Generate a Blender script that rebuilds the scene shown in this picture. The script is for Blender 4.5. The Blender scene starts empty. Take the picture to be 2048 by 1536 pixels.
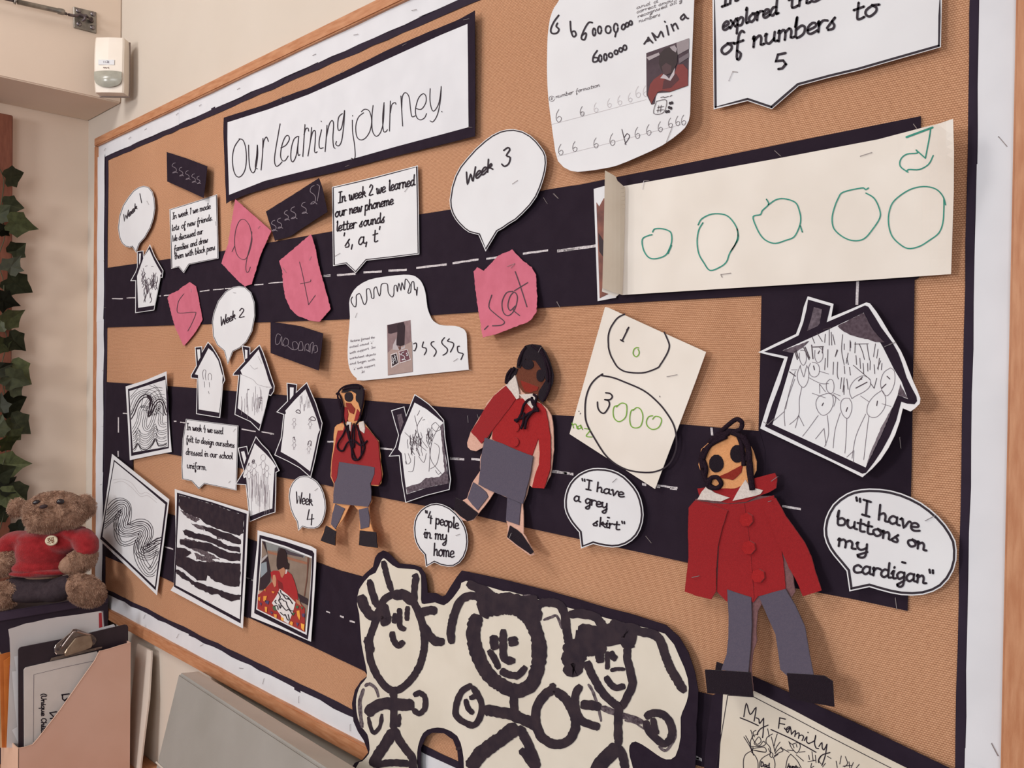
import bpy, bmesh, math, random
from mathutils import Vector, Matrix, noise
from mathutils.geometry import delaunay_2d_cdt
random.seed(7)
C = bpy.context.scene.collection
sc = bpy.context.scene

# ---------------------------------------------------------------- camera
FPX = 1750.0
def _n(v): v = Vector(v); v.normalize(); return v
AX = -_n((-1739, -45, 1750))                       # along the board, in camera axes (right, down, forward)
_d = Vector((-.013, 1, .0128)); _d = _n(_d - AX*_d.dot(AX)); AZ = -_d
AY = AZ.cross(AX)                                  # into the board wall
DIST, CZ = .857, 1.5
CAM = Vector((0, -DIST, CZ))
def towor(c): return Vector((c.dot(AX), c.dot(AY), c.dot(AZ)))
cam = bpy.data.cameras.new('camera'); co = bpy.data.objects.new('camera', cam); C.objects.link(co)
cam.sensor_fit = 'HORIZONTAL'; cam.sensor_width = 36; cam.lens = 36*FPX/2048; cam.clip_start = .02
cr, cu, cb = towor(Vector((1,0,0))), towor(Vector((0,-1,0))), towor(Vector((0,0,-1)))
m = Matrix((cr, cu, cb)).transposed().to_4x4(); m.translation = CAM; co.matrix_world = m
sc.camera = co
# ---------------------------------------------------------------- light and exposure
w = bpy.data.worlds.new('world'); sc.world = w; w.use_nodes = True
bg = w.node_tree.nodes['Background']; bg.inputs[0].default_value = (1, .97, .955, 1); bg.inputs[1].default_value = .62
def area(name, loc, tgt, sx, sy, power, col=(1,1,1)):
    l = bpy.data.lights.new(name, 'AREA'); l.shape = 'RECTANGLE'; l.size = sx; l.size_y = sy; l.energy = power; l.color = col
    o = bpy.data.objects.new(name, l); C.objects.link(o); o.location = loc
    o.rotation_euler = (Vector(tgt)-Vector(loc)).to_track_quat('-Z', 'Y').to_euler(); return o
area('ceiling_light_source', (-1.75, -1.5, 2.93), (-1.7, -.4, 0.6), .5, 1.1, 27, (1, .98, .955))
area('unseen_front_light', (1.6, -3.4, 2.1), (-1.2, 0, 1.4), 1.6, 1.2, 36, (.97, .98, 1))  # added fill lamp from the front right, its source unseen
area('unseen_front_light', (-1.15, -3.7, 1.9), (-2.0, 0, 1.0), .6, .6, 42, (1, .985, .97))  # added unseen front lamp: brightens side wall and low corner, throws leaf shadows
sc.view_settings.view_transform = 'Standard'; sc.view_settings.look = 'None'; sc.view_settings.gamma = 1
sc.view_settings.use_curve_mapping = False; sc.view_settings.exposure = -0.10

# ---------------------------------------------------------------- projection of traced points onto real surfaces
def ray(px, py): return towor(Vector(((px-1024)/FPX, (py-768)/FPX, 1)))
def P(px, py, off=0):                              # point on the plane y = -off
    r = ray(px, py); return CAM + r*((DIST-off)/r.y)
def PX(px, py, x):                                 # point on the plane x = const
    r = ray(px, py); return CAM + r*(x/r.x)
def PD(px, py, d): return CAM + ray(px, py)*d      # point at depth d
FR = {'p':(0,0,1),'A':(412,0,3.4133),'B':(1000,0,4.096),'C':(1400,0,3.1605),'D':(180,280,4.096),'E':(560,300,3.4133),
 'F':(1100,220,2.438),'G':(1100,560,5.12),'H':(1480,560,3.841),'I':(190,720,5.389),'J':(190,900,3.84),'K':(540,740,3.84),
 'L':(880,660,3.267),'M':(1340,820,2.561),'N':(680,1080,3.3675),'O':(1020,1136,3.84),'Q':(1380,1300,3.066),'R':(1090,900,7.313),
 'S':(1620,940,5.484),'T':(0,960,5.12),'U':(0,1200,4.572),'V':(260,1240,4.452),'W':(0,200,2.953),'X':(0,640,4.043),
 'Y':(370,660,3.839),'Z':(660,540,6.4),'0':(0,0,4.0),'b':(0,0,6.827),'c':(1440,1380,6.827),'d':(500,1060,6.98)}
def I(fr, s):
    ox, oy, k = FR[fr]
    return [(ox+float(a)/k, oy+float(b)/k) for a, b in (t.split(',') for t in s.split())]
def IS(fr, s): return [I(fr, t) for t in s.split('|')]

# ---------------------------------------------------------------- materials
def lin(h):
    h = h.lstrip('#'); v = [int(h[i:i+2], 16)/255 for i in (0,2,4)]
    return tuple((c/12.92 if c <= .04045 else ((c+.055)/1.055)**2.4) for c in v)+(1,)
MC = {}
def mat(name, col, rough=.85, col2=None, nscale=40, detail=4, bump=0, bscale=300, metal=0, spec=.3, stretch=None, sheen=0):
    if name in MC: return MC[name]
    m = bpy.data.materials.new(name); m.use_nodes = True; nt = m.node_tree; N = nt.nodes; Lk = nt.links
    b = N['Principled BSDF']; b.inputs['Roughness'].default_value = rough; b.inputs['Metallic'].default_value = metal
    b.inputs['Specular IOR Level'].default_value = spec
    if sheen: b.inputs['Sheen Weight'].default_value = sheen
    g = N.new('ShaderNodeNewGeometry'); src = g.outputs['Position']
    if stretch:
        mp = N.new('ShaderNodeMapping'); mp.inputs['Scale'].default_value = stretch; Lk.new(src, mp.inputs[0]); src = mp.outputs[0]
    c1 = lin(col)
    c2 = lin(col2) if col2 else tuple(x*.93 for x in c1[:3])+(1,)
    nz = N.new('ShaderNodeTexNoise'); nz.inputs['Scale'].default_value = nscale; nz.inputs['Detail'].default_value = detail; Lk.new(src, nz.inputs['Vector'])
    rp = N.new('ShaderNodeValToRGB'); rp.color_ramp.elements[0].position = .35; rp.color_ramp.elements[1].position = .65
    rp.color_ramp.elements[0].color = c2; rp.color_ramp.elements[1].color = c1
    Lk.new(nz.outputs['Fac'], rp.inputs[0]); Lk.new(rp.outputs[0], b.inputs['Base Color'])
    if bump:
        n2 = N.new('ShaderNodeTexNoise'); n2.inputs['Scale'].default_value = bscale; n2.inputs['Detail'].default_value = 3; Lk.new(src, n2.inputs['Vector'])
        bp = N.new('ShaderNodeBump'); bp.inputs['Strength'].default_value = bump; bp.inputs['Distance'].default_value = .002
        Lk.new(n2.outputs['Fac'], bp.inputs['Height']); Lk.new(bp.outputs[0], b.inputs['Normal'])
    MC[name] = m; return m
def burlap():
    m = bpy.data.materials.new('burlap'); m.use_nodes = True; nt = m.node_tree; N = nt.nodes; L = nt.links; b = N['Principled BSDF']
    b.inputs['Roughness'].default_value = .95; b.inputs['Specular IOR Level'].default_value = .1
    g = N.new('ShaderNodeNewGeometry'); nz = N.new('ShaderNodeTexNoise'); nz.inputs['Scale'].default_value = 70; L.new(g.outputs['Position'], nz.inputs['Vector'])
    ad = N.new('ShaderNodeVectorMath'); ad.operation = 'MULTIPLY_ADD'; ad.inputs[1].default_value = (.0009,)*3
    L.new(nz.outputs['Color'], ad.inputs[0]); L.new(g.outputs['Position'], ad.inputs[2])
    sp = N.new('ShaderNodeSeparateXYZ'); L.new(ad.outputs[0], sp.inputs[0])
    def M(op, a, bb=None):
        n = N.new('ShaderNodeMath'); n.operation = op
        for i, v in enumerate((a, bb)):
            if v is None: continue
            if isinstance(v, (int, float)): n.inputs[i].default_value = v
            else: L.new(v, n.inputs[i])
        return n.outputs[0]
    pz = .0021; row = M('FLOOR', M('MULTIPLY', sp.outputs['Z'], 1/pz)); odd = M('MODULO', row, 2)
    sz = M('ABSOLUTE', M('SINE', M('MULTIPLY', sp.outputs['Z'], math.pi/pz)))
    sx = M('ABSOLUTE', M('SINE', M('ADD', M('MULTIPLY', sp.outputs['X'], math.pi/.0026), M('MULTIPLY', odd, math.pi/2))))
    h = M('MULTIPLY', M('POWER', sz, .6), M('ADD', .45, M('MULTIPLY', sx, .55)))
    st = N.new('ShaderNodeMapping'); st.inputs['Scale'].default_value = (160, 160, 420); L.new(g.outputs['Position'], st.inputs[0])
    n2 = N.new('ShaderNodeTexNoise'); n2.inputs['Scale'].default_value = 1; n2.inputs['Detail'].default_value = 3; L.new(st.outputs[0], n2.inputs['Vector'])
    big = N.new('ShaderNodeTexNoise'); big.inputs['Scale'].default_value = 5; L.new(g.outputs['Position'], big.inputs['Vector'])
    f = M('ADD', M('MULTIPLY', h, .62), M('ADD', M('MULTIPLY', n2.outputs['Fac'], .34), M('MULTIPLY', big.outputs['Fac'], .18)))
    rp = N.new('ShaderNodeValToRGB'); e = rp.color_ramp.elements; e[0].position = .25; e[0].color = lin('#855840'); e[1].position = .98; e[1].color = lin('#d9ab8b')
    x = e.new(.62); x.color = lin('#bd8c6b')
    L.new(f, rp.inputs[0]); L.new(rp.outputs[0], b.inputs['Base Color'])
    bp = N.new('ShaderNodeBump'); bp.inputs['Strength'].default_value = .5; bp.inputs['Distance'].default_value = .0008; L.new(h, bp.inputs['Height']); L.new(bp.outputs[0], b.inputs['Normal'])
    return m
BURLAP = burlap()
PAPER = mat('white_paper', '#dfe0e4', .8, '#dadade', 12, 2, .05, 40)
CARD = mat('cream_card', '#e6dfd7', .8, '#dfd7ce', 14, 2, .05, 40)
CARD2 = mat('cream_card_shaded', '#cdbfae', .85, '#c2b2a0', 14)  # same cream card, the folded flap's shade put into its colour
PAGE = mat('cream_page', '#d9d0c2', .8, '#d2c8b8', 18)
SUGAR = mat('cream_sugar_paper', '#dcd5c8', .85, '#d2cabc', 9, 4, .05, 60)
BLACK = mat('black_sugar_paper', '#281e2b', .9, '#241a27', 60, 4, .1, 500, spec=.15)
BLACK2 = mat('black_road_paper', '#281e2a', .9, '#241a26', 30, 4, .08, 500, spec=.15)
BORD = mat('black_border_roll', '#2d2333', .8, '#291f2e', 30, spec=.2)
WHITEB = mat('white_border_roll', '#dbdce2', .75, '#d5d6dc', 15, 2, .08, 25)
INK = mat('black_ink', '#241a26', .6, '#281d29', 200, spec=.3)
INK2 = mat('faded_ink', '#57495a', .7, spec=.2)
PENCIL = mat('pencil', '#776d76', .8, '#6b616b', 900)
PENCILD = mat('dark_pencil', '#43373f', .8, '#54474f', 700)
FAINT = mat('faint_pencil', '#b8b0b4', .8)
SHADE = mat('pencil_shading', '#463a44', .8, '#6b5f69', 260, 6)
LPENCIL = mat('light_pencil', '#9d949b', .8, '#90878e', 900)
CHALK = mat('grey_chalk', '#8f858f', .9, '#6f646f', 900)
ROADW = mat('white_chalk_paint', '#d9d4d6', .9, '#b3abb1', 500)
GREEN = mat('green_felt_tip', '#2f8576', .7, '#3c9684', 300)
LIME = mat('lime_felt_tip', '#7cae3c', .7, '#6c9c30', 300)
PAINT = mat('black_paint', '#251b27', .75, '#33272f', 60, 8, .2, 120, spec=.3)
DRY = mat('dry_brush_paint', '#6f6469', .85, '#3a2d37', 260, 8)
PINK = mat('pink_sugar_paper', '#c96f83', .9, '#c2697c', 50, 4, .1, 400, spec=.1)
STEEL = mat('staple_steel', '#a9a3a6', .35, metal=.6)
def felt(n, c, c2=None): return mat(n, c, 1, c2, 420, 6, .5, 1100, spec=.05, sheen=.15)
RED = felt('red_felt', '#982428', '#912226'); BRED = felt('bright_red_felt', '#a32426', '#9a2023')
GREY = felt('grey_felt', '#5b5463', '#565060'); SKIN = felt('apricot_felt', '#dd9f6d', '#d49463')
PSKIN = felt('pale_pink_felt', '#dcb09f', '#d3a594'); BSKIN = felt('brown_felt', '#6d3d2c', '#633526')
BFELT = felt('black_felt', '#211821', '#1e151e'); WFELT = felt('white_felt', '#dcd2cc', '#cdc2bc')
LIP = felt('dark_red_felt', '#84281f', '#8a2e24'); MAROON = felt('maroon_grey_felt', '#7c5a5c', '#6f4f52')
YARN = mat('black_wool', '#241922', .95, '#2e222c', 900, 3, .8, 900, spec=.05)

# ---------------------------------------------------------------- mesh helpers
def link(name, me, mats, parent=None, loc=None):
    o = bpy.data.objects.new(name, me); C.objects.link(o)
    for mm in mats: me.materials.append(mm)
    if loc is not None: o.location = loc
    if parent: o.parent = parent
    return o
def mesh_obj(name, verts, faces, mats, parent=None, fm=None, smooth=False, top=False):
    base = parent
    if parent is None:
        c = sum(verts, Vector())/len(verts)
    else:
        c = worg(parent)
    me = bpy.data.meshes.new(name); me.from_pydata([v-c for v in verts], [], faces); me.update()
    o = link(name, me, mats, parent, c if parent is None else None)
    if fm: me.polygons.foreach_set('material_index', fm)
    if smooth: me.polygons.foreach_set('use_smooth', [True]*len(faces))
    return o
def worg(o):
    v = Vector(o.location)
    while o.parent: o = o.parent; v = v+Vector(o.location)
    return v
def tag(o, label=None, cat=None, group=None, kind=None):
    if label: o['label'] = label
    if cat: o['category'] = cat
    if group: o['group'] = group
    if kind: o['kind'] = kind
    return o
def empty(name, loc, label, cat, group=None):
    o = bpy.data.objects.new(name, None); C.objects.link(o); o.location = loc; o.empty_display_size = .05
    return tag(o, label, cat, group)
def boxv(a, b):
    (x0,y0,z0), (x1,y1,z1) = a, b
    return [Vector(v) for v in ((x0,y0,z0),(x1,y0,z0),(x1,y1,z0),(x0,y1,z0),(x0,y0,z1),(x1,y0,z1),(x1,y1,z1),(x0,y1,z1))]
BF = [(0,3,2,1),(4,5,6,7),(0,1,5,4),(1,2,6,5),(2,3,7,6),(3,0,4,7)]
def bevel(o, w, seg=2):
    me = o.data; bm = bmesh.new(); bm.from_mesh(me)
    bmesh.ops.bevel(bm, geom=[e for e in bm.edges if e.is_manifold and e.calc_face_angle(0) > .4], offset=w, segments=seg, affect='EDGES', clamp_overlap=True)
    bm.to_mesh(me); bm.free(); return o
def box(name, a, b, m, parent=None, bev=0, kind=None):
    a2 = tuple(min(p,q) for p,q in zip(a,b)); b2 = tuple(max(p,q) for p,q in zip(a,b))
    o = mesh_obj(name, boxv(a2,b2), BF, [m], parent)
    if bev: bevel(o, bev)
    if kind: o['kind'] = kind
    return o
def tube(pts, r, n=8, closed=False):
    V, F = [], []; k = len(pts)
    for i, p in enumerate(pts):
        a = pts[i-1] if i or closed else p; b = pts[(i+1) % k] if i < k-1 or closed else p
        t = (b-a).normalized() if (b-a).length > 1e-9 else Vector((0,0,1))
        s = t.cross(Vector((0,1,0))); s = s.normalized() if s.length > .01 else Vector((1,0,0)); u = s.cross(t)
        rr = r[i] if isinstance(r, (list, tuple)) else r
        for j in range(n):
            an = 2*math.pi*j/n; V.append(p+(s*math.cos(an)+u*math.sin(an))*rr)
    for i in range(k if closed else k-1):
        for j in range(n):
            q = (i+1) % k
            F.append((i*n+j, i*n+(j+1) % n, q*n+(j+1) % n, q*n+j))
    if not closed: F.append(tuple(range(n))[::-1]); F.append(tuple((k-1)*n+j for j in range(n)))
    return V, F
class MB:
    def __init__(s): s.v=[]; s.f=[]; s.m=[]
    def add(s, V, F, mi=0):
        o = len(s.v); s.v += V; s.f += [tuple(i+o for i in f) for f in F]; s.m += [mi]*len(F); return s
    def obj(s, name, mats, parent=None, smooth=False): return mesh_obj(name, s.v, s.f, mats, parent, s.m, smooth)
def cat(pts, n=4, closed=False):
    k = len(pts)
    if k < 3: return pts
    out = []; ty = Vector if isinstance(pts[0], Vector) else tuple
    g = (lambda i: pts[i % k]) if closed else (lambda i: pts[max(0, min(k-1, i))])
    for i in range(k if closed else k-1):
        p0, p1, p2, p3 = g(i-1), g(i), g(i+1), g(i+2)
        for j in range(n):
            t = j/n; t2 = t*t; t3 = t2*t
            out.append(ty([.5*(2*b+(c-a)*t+(2*a-5*b+4*c-d)*t2+(3*b-a-3*c+d)*t3) for a,b,c,d in zip(p0,p1,p2,p3)]))
    if not closed: out.append(pts[-1])
    return out
def area2(p): return sum(p[i][0]*p[(i+1)%len(p)][1]-p[(i+1)%len(p)][0]*p[i][1] for i in range(len(p)))
def inset(p, d):
    k = len(p); s = 1 if area2(p) > 0 else -1; out = []
    for i in range(k):
        a, b, c = Vector(p[i-1]), Vector(p[i]), Vector(p[(i+1) % k])
        u = (b-a).normalized(); v = (c-b).normalized()
        nu = Vector((-u.y, u.x))*s; nv = Vector((-v.y, v.x))*s; m_ = nu+nv
        if m_.length < .2: m_ = nu
        m_.normalize(); q = b+m_*(d/max(.45, m_.dot(nu))); out.append((q.x, q.y))
    return out
def rag(p, amp, step=3, closed=True, seed=0):
    out = []; k = len(p); rnd = random.Random(seed)
    for i in range(k if closed else k-1):
        a, b = p[i], p[(i+1) % k]; L = math.dist(a, b); n = max(1, int(L/step))
        for j in range(n):
            t = j/n; q = (a[0]+(b[0]-a[0])*t, a[1]+(b[1]-a[1])*t)
            out.append((q[0]+rnd.uniform(-amp, amp), q[1]+rnd.uniform(-amp, amp)))
    return out
def dens(p, step=14):
    out = []
    for i in range(len(p)):
        a, b = p[i], p[(i+1) % len(p)]; n = max(1, int(math.dist(a, b)/step))
        out += [(a[0]+(b[0]-a[0])*j/n, a[1]+(b[1]-a[1])*j/n) for j in range(n)]
    return out
def inside(x, y, p):
    r = False; j = len(p)-1
    for i in range(len(p)):
        if (p[i][1] > y) != (p[j][1] > y) and x < (p[j][0]-p[i][0])*(y-p[i][1])/(p[j][1]-p[i][1])+p[i][0]: r = not r
        j = i
    return r
# a surface maps (px, py, lift) to a point; offs is a function giving its distance from the board
def board_surf(base, ramps=()):
    def off(px, py):
        o = base
        for (x0,y0,x1,y1,l,pw) in ramps:
            dx, dy = x1-x0, y1-y0; t = ((px-x0)*dx+(py-y0)*dy)/(dx*dx+dy*dy); t = max(0, min(1.6, t)); o += l*t**pw
        return o
    f = lambda px, py, lift=0: P(px, py, off(px, py)+lift)
    f.n = Vector((0,-1,0)); return f
def x_surf(x):
    f = lambda px, py, lift=0: PX(px, py, x+lift)
    f.n = Vector((1,0,0)); return f
def sheet(surf, poly, th=.0006, lift=0, grid=0, holes=()):
    """solid sheet whose outline is poly; returns verts, faces"""
    if grid: poly = dens(poly, grid)
    pts = [Vector(q) for q in poly]; k = len(pts)
    if grid:
        xs = [q[0] for q in poly]; ys = [q[1] for q in poly]
        y = min(ys)+grid*.5
        while y < max(ys):
            x = min(xs)+grid*.5
            while x < max(xs):
                if inside(x, y, poly): pts.append(Vector((x, y)))
                x += grid
            y += grid
    vo, eo, fo, *_ = delaunay_2d_cdt(pts, [], [list(range(k))], 1, 1e-4)
    front = [surf(v.x, v.y, lift) for v in vo]
    F = []
    for f in fo:
        a = area2([vo[i] for i in f]); F.append(tuple(f) if a < 0 else tuple(f[::-1]))
    if th <= 0: return front, F
    nb = len(front); V = front+[v-surf.n*th for v in front]
    cnt = {}
    for f in F:
        for i in range(3):
            a, b = f[i], f[(i+1) % 3]; cnt[(a,b)] = 1
    G = list(F)+[tuple(nb+i for i in f[::-1]) for f in F]
    for (a, b) in cnt:
        if (b, a) not in cnt: G.append((b, a, a+nb, b+nb))
    return V, G
def ribbon(surf, pts, w, lift, V, F, closed=False, w1=None):
    """flat stroke of width w (same units as pts)"""
    q = [pts[0]]
    for p in pts[1:]:
        if math.dist(p, q[-1]) > .05: q.append(p)
    if len(q) == 1: q.append((q[0][0]+.3, q[0][1]+.1))
    k = len(q); o = len(V); tot = 0
    for i in range(k):
        a = Vector(q[i-1] if i or closed else q[i]); b = Vector(q[(i+1) % k] if i < k-1 or closed else q[i]); c = Vector(q[i])
        t = (b-a); t = t.normalized() if t.length > 1e-6 else Vector((1,0)); nn = Vector((-t.y, t.x))
        ww = w*.5 if w1 is None else (w+(w1-w)*i/(k-1))*.5
        u = (c-a).normalized() if (c-a).length > 1e-6 else t
        sc_ = 1/max(.6, abs(Vector((-u.y, u.x)).dot(nn)))
        for s in (1, -1):
            r = c+nn*s*ww*sc_; V.append(surf(r.x, r.y, lift))
    for i in range(k if closed else k-1):
        j = (i+1) % k; F.append((o+2*i, o+2*j, o+2*j+1, o+2*i+1))
    def disc(c, r):
        o2 = len(V)
        for j in range(8):
            an = -j*math.pi/4; V.append(surf(c[0]+math.cos(an)*r, c[1]+math.sin(an)*r, lift))
        F.append(tuple(range(o2, o2+8)))
    if not closed and w > .9:
        disc(q[0], w*.5); disc(q[-1], (w1 if w1 is not None else w)*.5)
    if w > 1.4:
        for i in range(1, k-1):
            u = Vector(q[i])-Vector(q[i-1]); v = Vector(q[i+1])-Vector(q[i])
            if u.length > 1e-6 and v.length > 1e-6 and u.angle(v) > .9: disc(q[i], w*.5)

# ---------------------------------------------------------------- handwriting (single-stroke letters drawn for this scene)
G = {}
def gl(c, adv, s): G[c] = (adv, [[tuple(map(float, p.split(','))) for p in t.split()] for t in s.split('|')] if s else [])
gl(' ', 7, '')
gl('a', 11, '8,9 4,10 1,6 1,2 4,0 8,4|8,10 8,2 11,1'); gl('b', 10, '0,10 1,19 1,1 5,0 8,3 8,8 5,10 1,7')
gl('c', 9, '8,8 5,10 1,7 1,2 4,0 9,2'); gl('d', 11, '8,9 4,10 1,6 1,2 4,0 8,4|8,19 8,2 11,1')
gl('e', 9, '1,4 7,6 7,9 4,10 1,7 1,2 4,0 9,2'); gl('f', 8, '7,17 5,19 3,14 3,-6 5,-9 6,-4 3,0|0,8 7,9')
gl('g', 10, '8,9 4,10 1,6 2,2 4,1 8,5|8,10 8,-5 5,-9 2,-7 9,0'); gl('h', 10, '1,19 1,0|1,6 5,10 7,7 7,1 10,1')
gl('i', 5, '0,6 2,10 2,1 5,1|2.4,14 2.6,15'); gl('j', 5, '3,10 3,-6 1,-9|3,14 3,15')
gl('k', 9, '1,19 1,0|1,6 5,10 7,7 3,5|3,5 5,4 9,0'); gl('l', 5, '1,17 2,19 2,2 5,1')
gl('m', 14, '0,8 1,10 1,0|1,7 4,10 6,7 6,0|6,7 9,10 11,7 11,1 14,1'); gl('n', 10, '0,8 1,10 1,0|1,6 5,10 7,7 7,1 10,1')
gl('o', 10, '5,10 1,7 1,3 4,0 8,3 8,7 5,10 10,9'); gl('p', 10, '1,10 1,-9|1,7 5,10 8,7 7,1 4,0 1,2')
gl('q', 10, '8,9 4,10 1,6 2,1 5,0 8,4|8,10 8,-9'); gl('r', 8, '0,8 1,10 1,0|1,6 4,10 8,9')
gl('s', 9, '0,2 5,9 6,10 4,7 6,3 5,0 1,0'); gl('t', 8, '3,16 3,2 5,0 8,1|0,10 7,11')
gl('u', 11, '0,8 1,10 1,3 4,0 8,4|8,10 8,2 11,1'); gl('v', 10, '0,9 2,10 4,0 8,9 10,9')
gl('w', 13, '0,8 1,10 2,1 5,1 6,8 7,1 10,1 11,9 13,9'); gl('x', 9, '1,10 8,0|8,10 1,0')
gl('y', 10, '0,8 1,10 1,4 4,1 8,5|8,10 8,-5 5,-9 2,-7 9,0'); gl('z', 9, '1,10 8,10 1,0 8,0')
gl('I', 9, '1,19 8,19|4.5,19 4.5,0|1,0 8,0'); gl('W', 15, '0,19 3,0 7,12 11,0 14,19'); gl('F', 10, '1,19 1,0|1,19 9,19|1,10 8,10')
gl('D', 11, '1,19 1,0 7,2 9,9 6,17 1,19'); gl('A', 11, '0,0 5,19 9,0|2,7 8,7'); gl('U', 12, '1,19 1,4 5,0 9,4 9,19'); gl('C', 11, '9,16 5,19 1,14 1,5 5,0 9,3')
gl('N', 12, '1,0 1,19 9,0 9,19'); gl('J', 8, '2,19 8,19|6,19 6,3 3,0 0,3'); gl('T', 10, '0,19 9,19|5,19 5,0'); gl('V', 10, '0,19 4,0 8,19')
gl('1', 6, '1,16 4,19 3,0'); gl('l1', 6, '4,19 3,0'); gl('2', 11, '1,15 4,19 8,16 7,11 1,1 10,1'); gl('3', 10, '1,17 5,19 7,16 4,11 8,8 7,2 3,0 0,3')
gl('4', 11, '5,19 1,8 10,8|7,12 7,-2'); gl('5', 10, '8,19 2,18 1,11 6,11 8,7 7,2 3,0 0,2'); gl('6', 9, '6,19 2,12 1,4 4,0 7,3 6,8 2,7')
gl('0', 9, '4,19 1,12 1,4 4,0 7,5 7,13 4,19'); gl('.', 4, '1.5,0 2,.6'); gl(',', 4, '2,2 1,-4'); gl("'", 4, '2,20 1.4,16')
gl('"', 8, '2,19 3,15|5.5,19 6,15'); gl('(', 6, '4,21 1,12 1,5 4,-3'); gl(')', 6, '1,21 4,12 4,5 1,-3'); gl('-', 8, '1,6 7,6')
def text(fr, s, x0, y0, x1, y1, xh, up=None, slant=.12):
    """strokes (in picture coordinates) of one written line between two baseline points; xh = x-height"""
    ox, oy, k = FR[fr]; x0, y0, x1, y1 = ox+x0/k, oy+y0/k, ox+x1/k, oy+y1/k; xh = xh/k
    tot = sum(G[c][0] for c in s)-1; ux, uy = (x1-x0)/tot, (y1-y0)/tot
    vx, vy = (0, -xh/10) if up is None else (up[0]*xh/10, up[1]*xh/10)
    out = []; a = 0
    for c in s:
        adv, st = G[c]
        for t in st:
            t2 = cat(t, 3) if len(t) > 2 and c not in 'IWFNATkxz4' else t
            out.append([(x0+(a+x+y*slant*.6)*ux+y*vx, y0+(a+x+y*slant*.6)*uy+y*vy) for x, y in t2])
        a += adv
    return out

class Item:
    """a sheet pinned to the board: root mesh + parts laid on its surface"""
    def __init__(s, name, label, cat_, poly, base, m, ramps=(), th=.0006, group=None, grid=None, surf=None):
        s.surf = surf or board_surf(base, ramps); s.lv0 = 2; s.grid = grid if grid is not None else (9 if ramps else 0); s.poly = poly
        V, F = sheet(s.surf, poly, th, 0, s.grid); s.o = mesh_obj(name, V, F, [m]); tag(s.o, label, cat_, group)
    def patch(s, name, poly, m, lv=1, th=.0001, label=None, eps=.00035, parent=None, **k):
        V, F = sheet(s.surf, poly, th, lv*eps, s.grid); o = mesh_obj(name, V, F, [m], parent or s.o)
        if label: o['label'] = label
        return o
    def ink(s, name, strokes, w, m=INK, lv=None, smooth=True, closed=False, label=None, w1=None, eps=.00035):
        V, F = [], []; lv = s.lv0 if lv is None else lv
        for t in strokes:
            q = cat(t, 4, closed) if smooth and len(t) > 2 else t
            if s.grid and len(q) < 6: q = cat(q, 4) if len(q) > 2 else [(q[0][0]+(q[-1][0]-q[0][0])*j/6, q[0][1]+(q[-1][1]-q[0][1])*j/6) for j in range(7)] if len(q) == 2 else q
            ribbon(s.surf, q, w, lv*eps, V, F, closed, w1)
        o = mesh_obj(name, V, F, [m], s.o)
        if label: o['label'] = label
        return o
    def border(s, d, w, m=INK): return s.ink('printed_border', [inset(s.poly, d)], w, m, 1, False, True)
    def staple(s, fr, a, lv=.0012):
        for p, q in [IS(fr, t)[0] for t in a.split('|')]:
            A, B = s.surf(*p, lv), s.surf(*q, lv); V, F = tube([A+Vector((0,.0012,0)), A, B, B+Vector((0,.0012,0))], .00035, 5)
            mesh_obj('staple', V, F, [STEEL], s.o)
def ell(cx, cy, rx, ry, rot=0, n=14):
    c, s_ = math.cos(rot), math.sin(rot)
    return [(cx+rx*math.cos(2*math.pi*i/n)*c-ry*math.sin(2*math.pi*i/n)*s_, cy+rx*math.cos(2*math.pi*i/n)*s_+ry*math.sin(2*math.pi*i/n)*c) for i in range(n)]
def IE(fr, cx, cy, rx, ry, rot=0, n=14):
    ox, oy, k = FR[fr]; return ell(ox+cx/k, oy+cy/k, rx/k, ry/k, rot, n)
# ================================================================ the room
VPX, VPY = -715.0, 723.0
def rowz(sl, x=1000, off=0): return P(x, VPY+sl*(x-VPX), off).z     # height of a horizontal board line of given slope in the picture
WY = .012                                         # wall surface behind the board
XL = P(174, 700, -WY).x; XB = P(243, 150, -WY).x
ZB = PX(100, 175, XB).z
WALL = mat('painted_wall', '#d2c8bd', .9, '#cec3b7', 3, 4, .06, 120, spec=.15)
WALLL = mat('painted_side_wall', '#e6d3c2', .9, '#e2cebc', 3, 4, .06, 120, spec=.15)
OAK = mat('oak_lipping', '#c28c68', .5, '#b07550', 22, 5, .15, 200, spec=.35, stretch=(1.2, 9, 9))
OAKV = mat('oak_lipping_upright', '#c38d69', .5, '#b27753', 22, 5, .15, 200, spec=.35, stretch=(9, 9, 1.2))
DWOOD = mat('reddish_wood', '#8a5542', .5, '#7c4939', 20, 5, .1, 200, stretch=(9, 9, 1.5))
box('wall_back', (XL-.1, WY, 0), (2.2, WY+.12, 3.0), WALL, kind='structure')
box('wall_left', (XL-.1, -4.2, 0), (XL, WY, 3.0), WALLL, kind='structure')
box('ceiling_beam', (XL, -4.2, ZB), (XB, WY, 3.0), WALLL, bev=.003, kind='structure')
box('floor', (XL-.1, -4.2, -.05), (2.2, WY+.1, 0), mat('blue_grey_carpet', '#6b6a74', .95, '#5f5e69', 200, 6, .3), kind='structure')
box('ceiling', (XL-.1, -4.2, 3.0), (2.2, WY+.12, 3.05), mat('ceiling_white', '#e6e0d8'), kind='structure')

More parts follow.
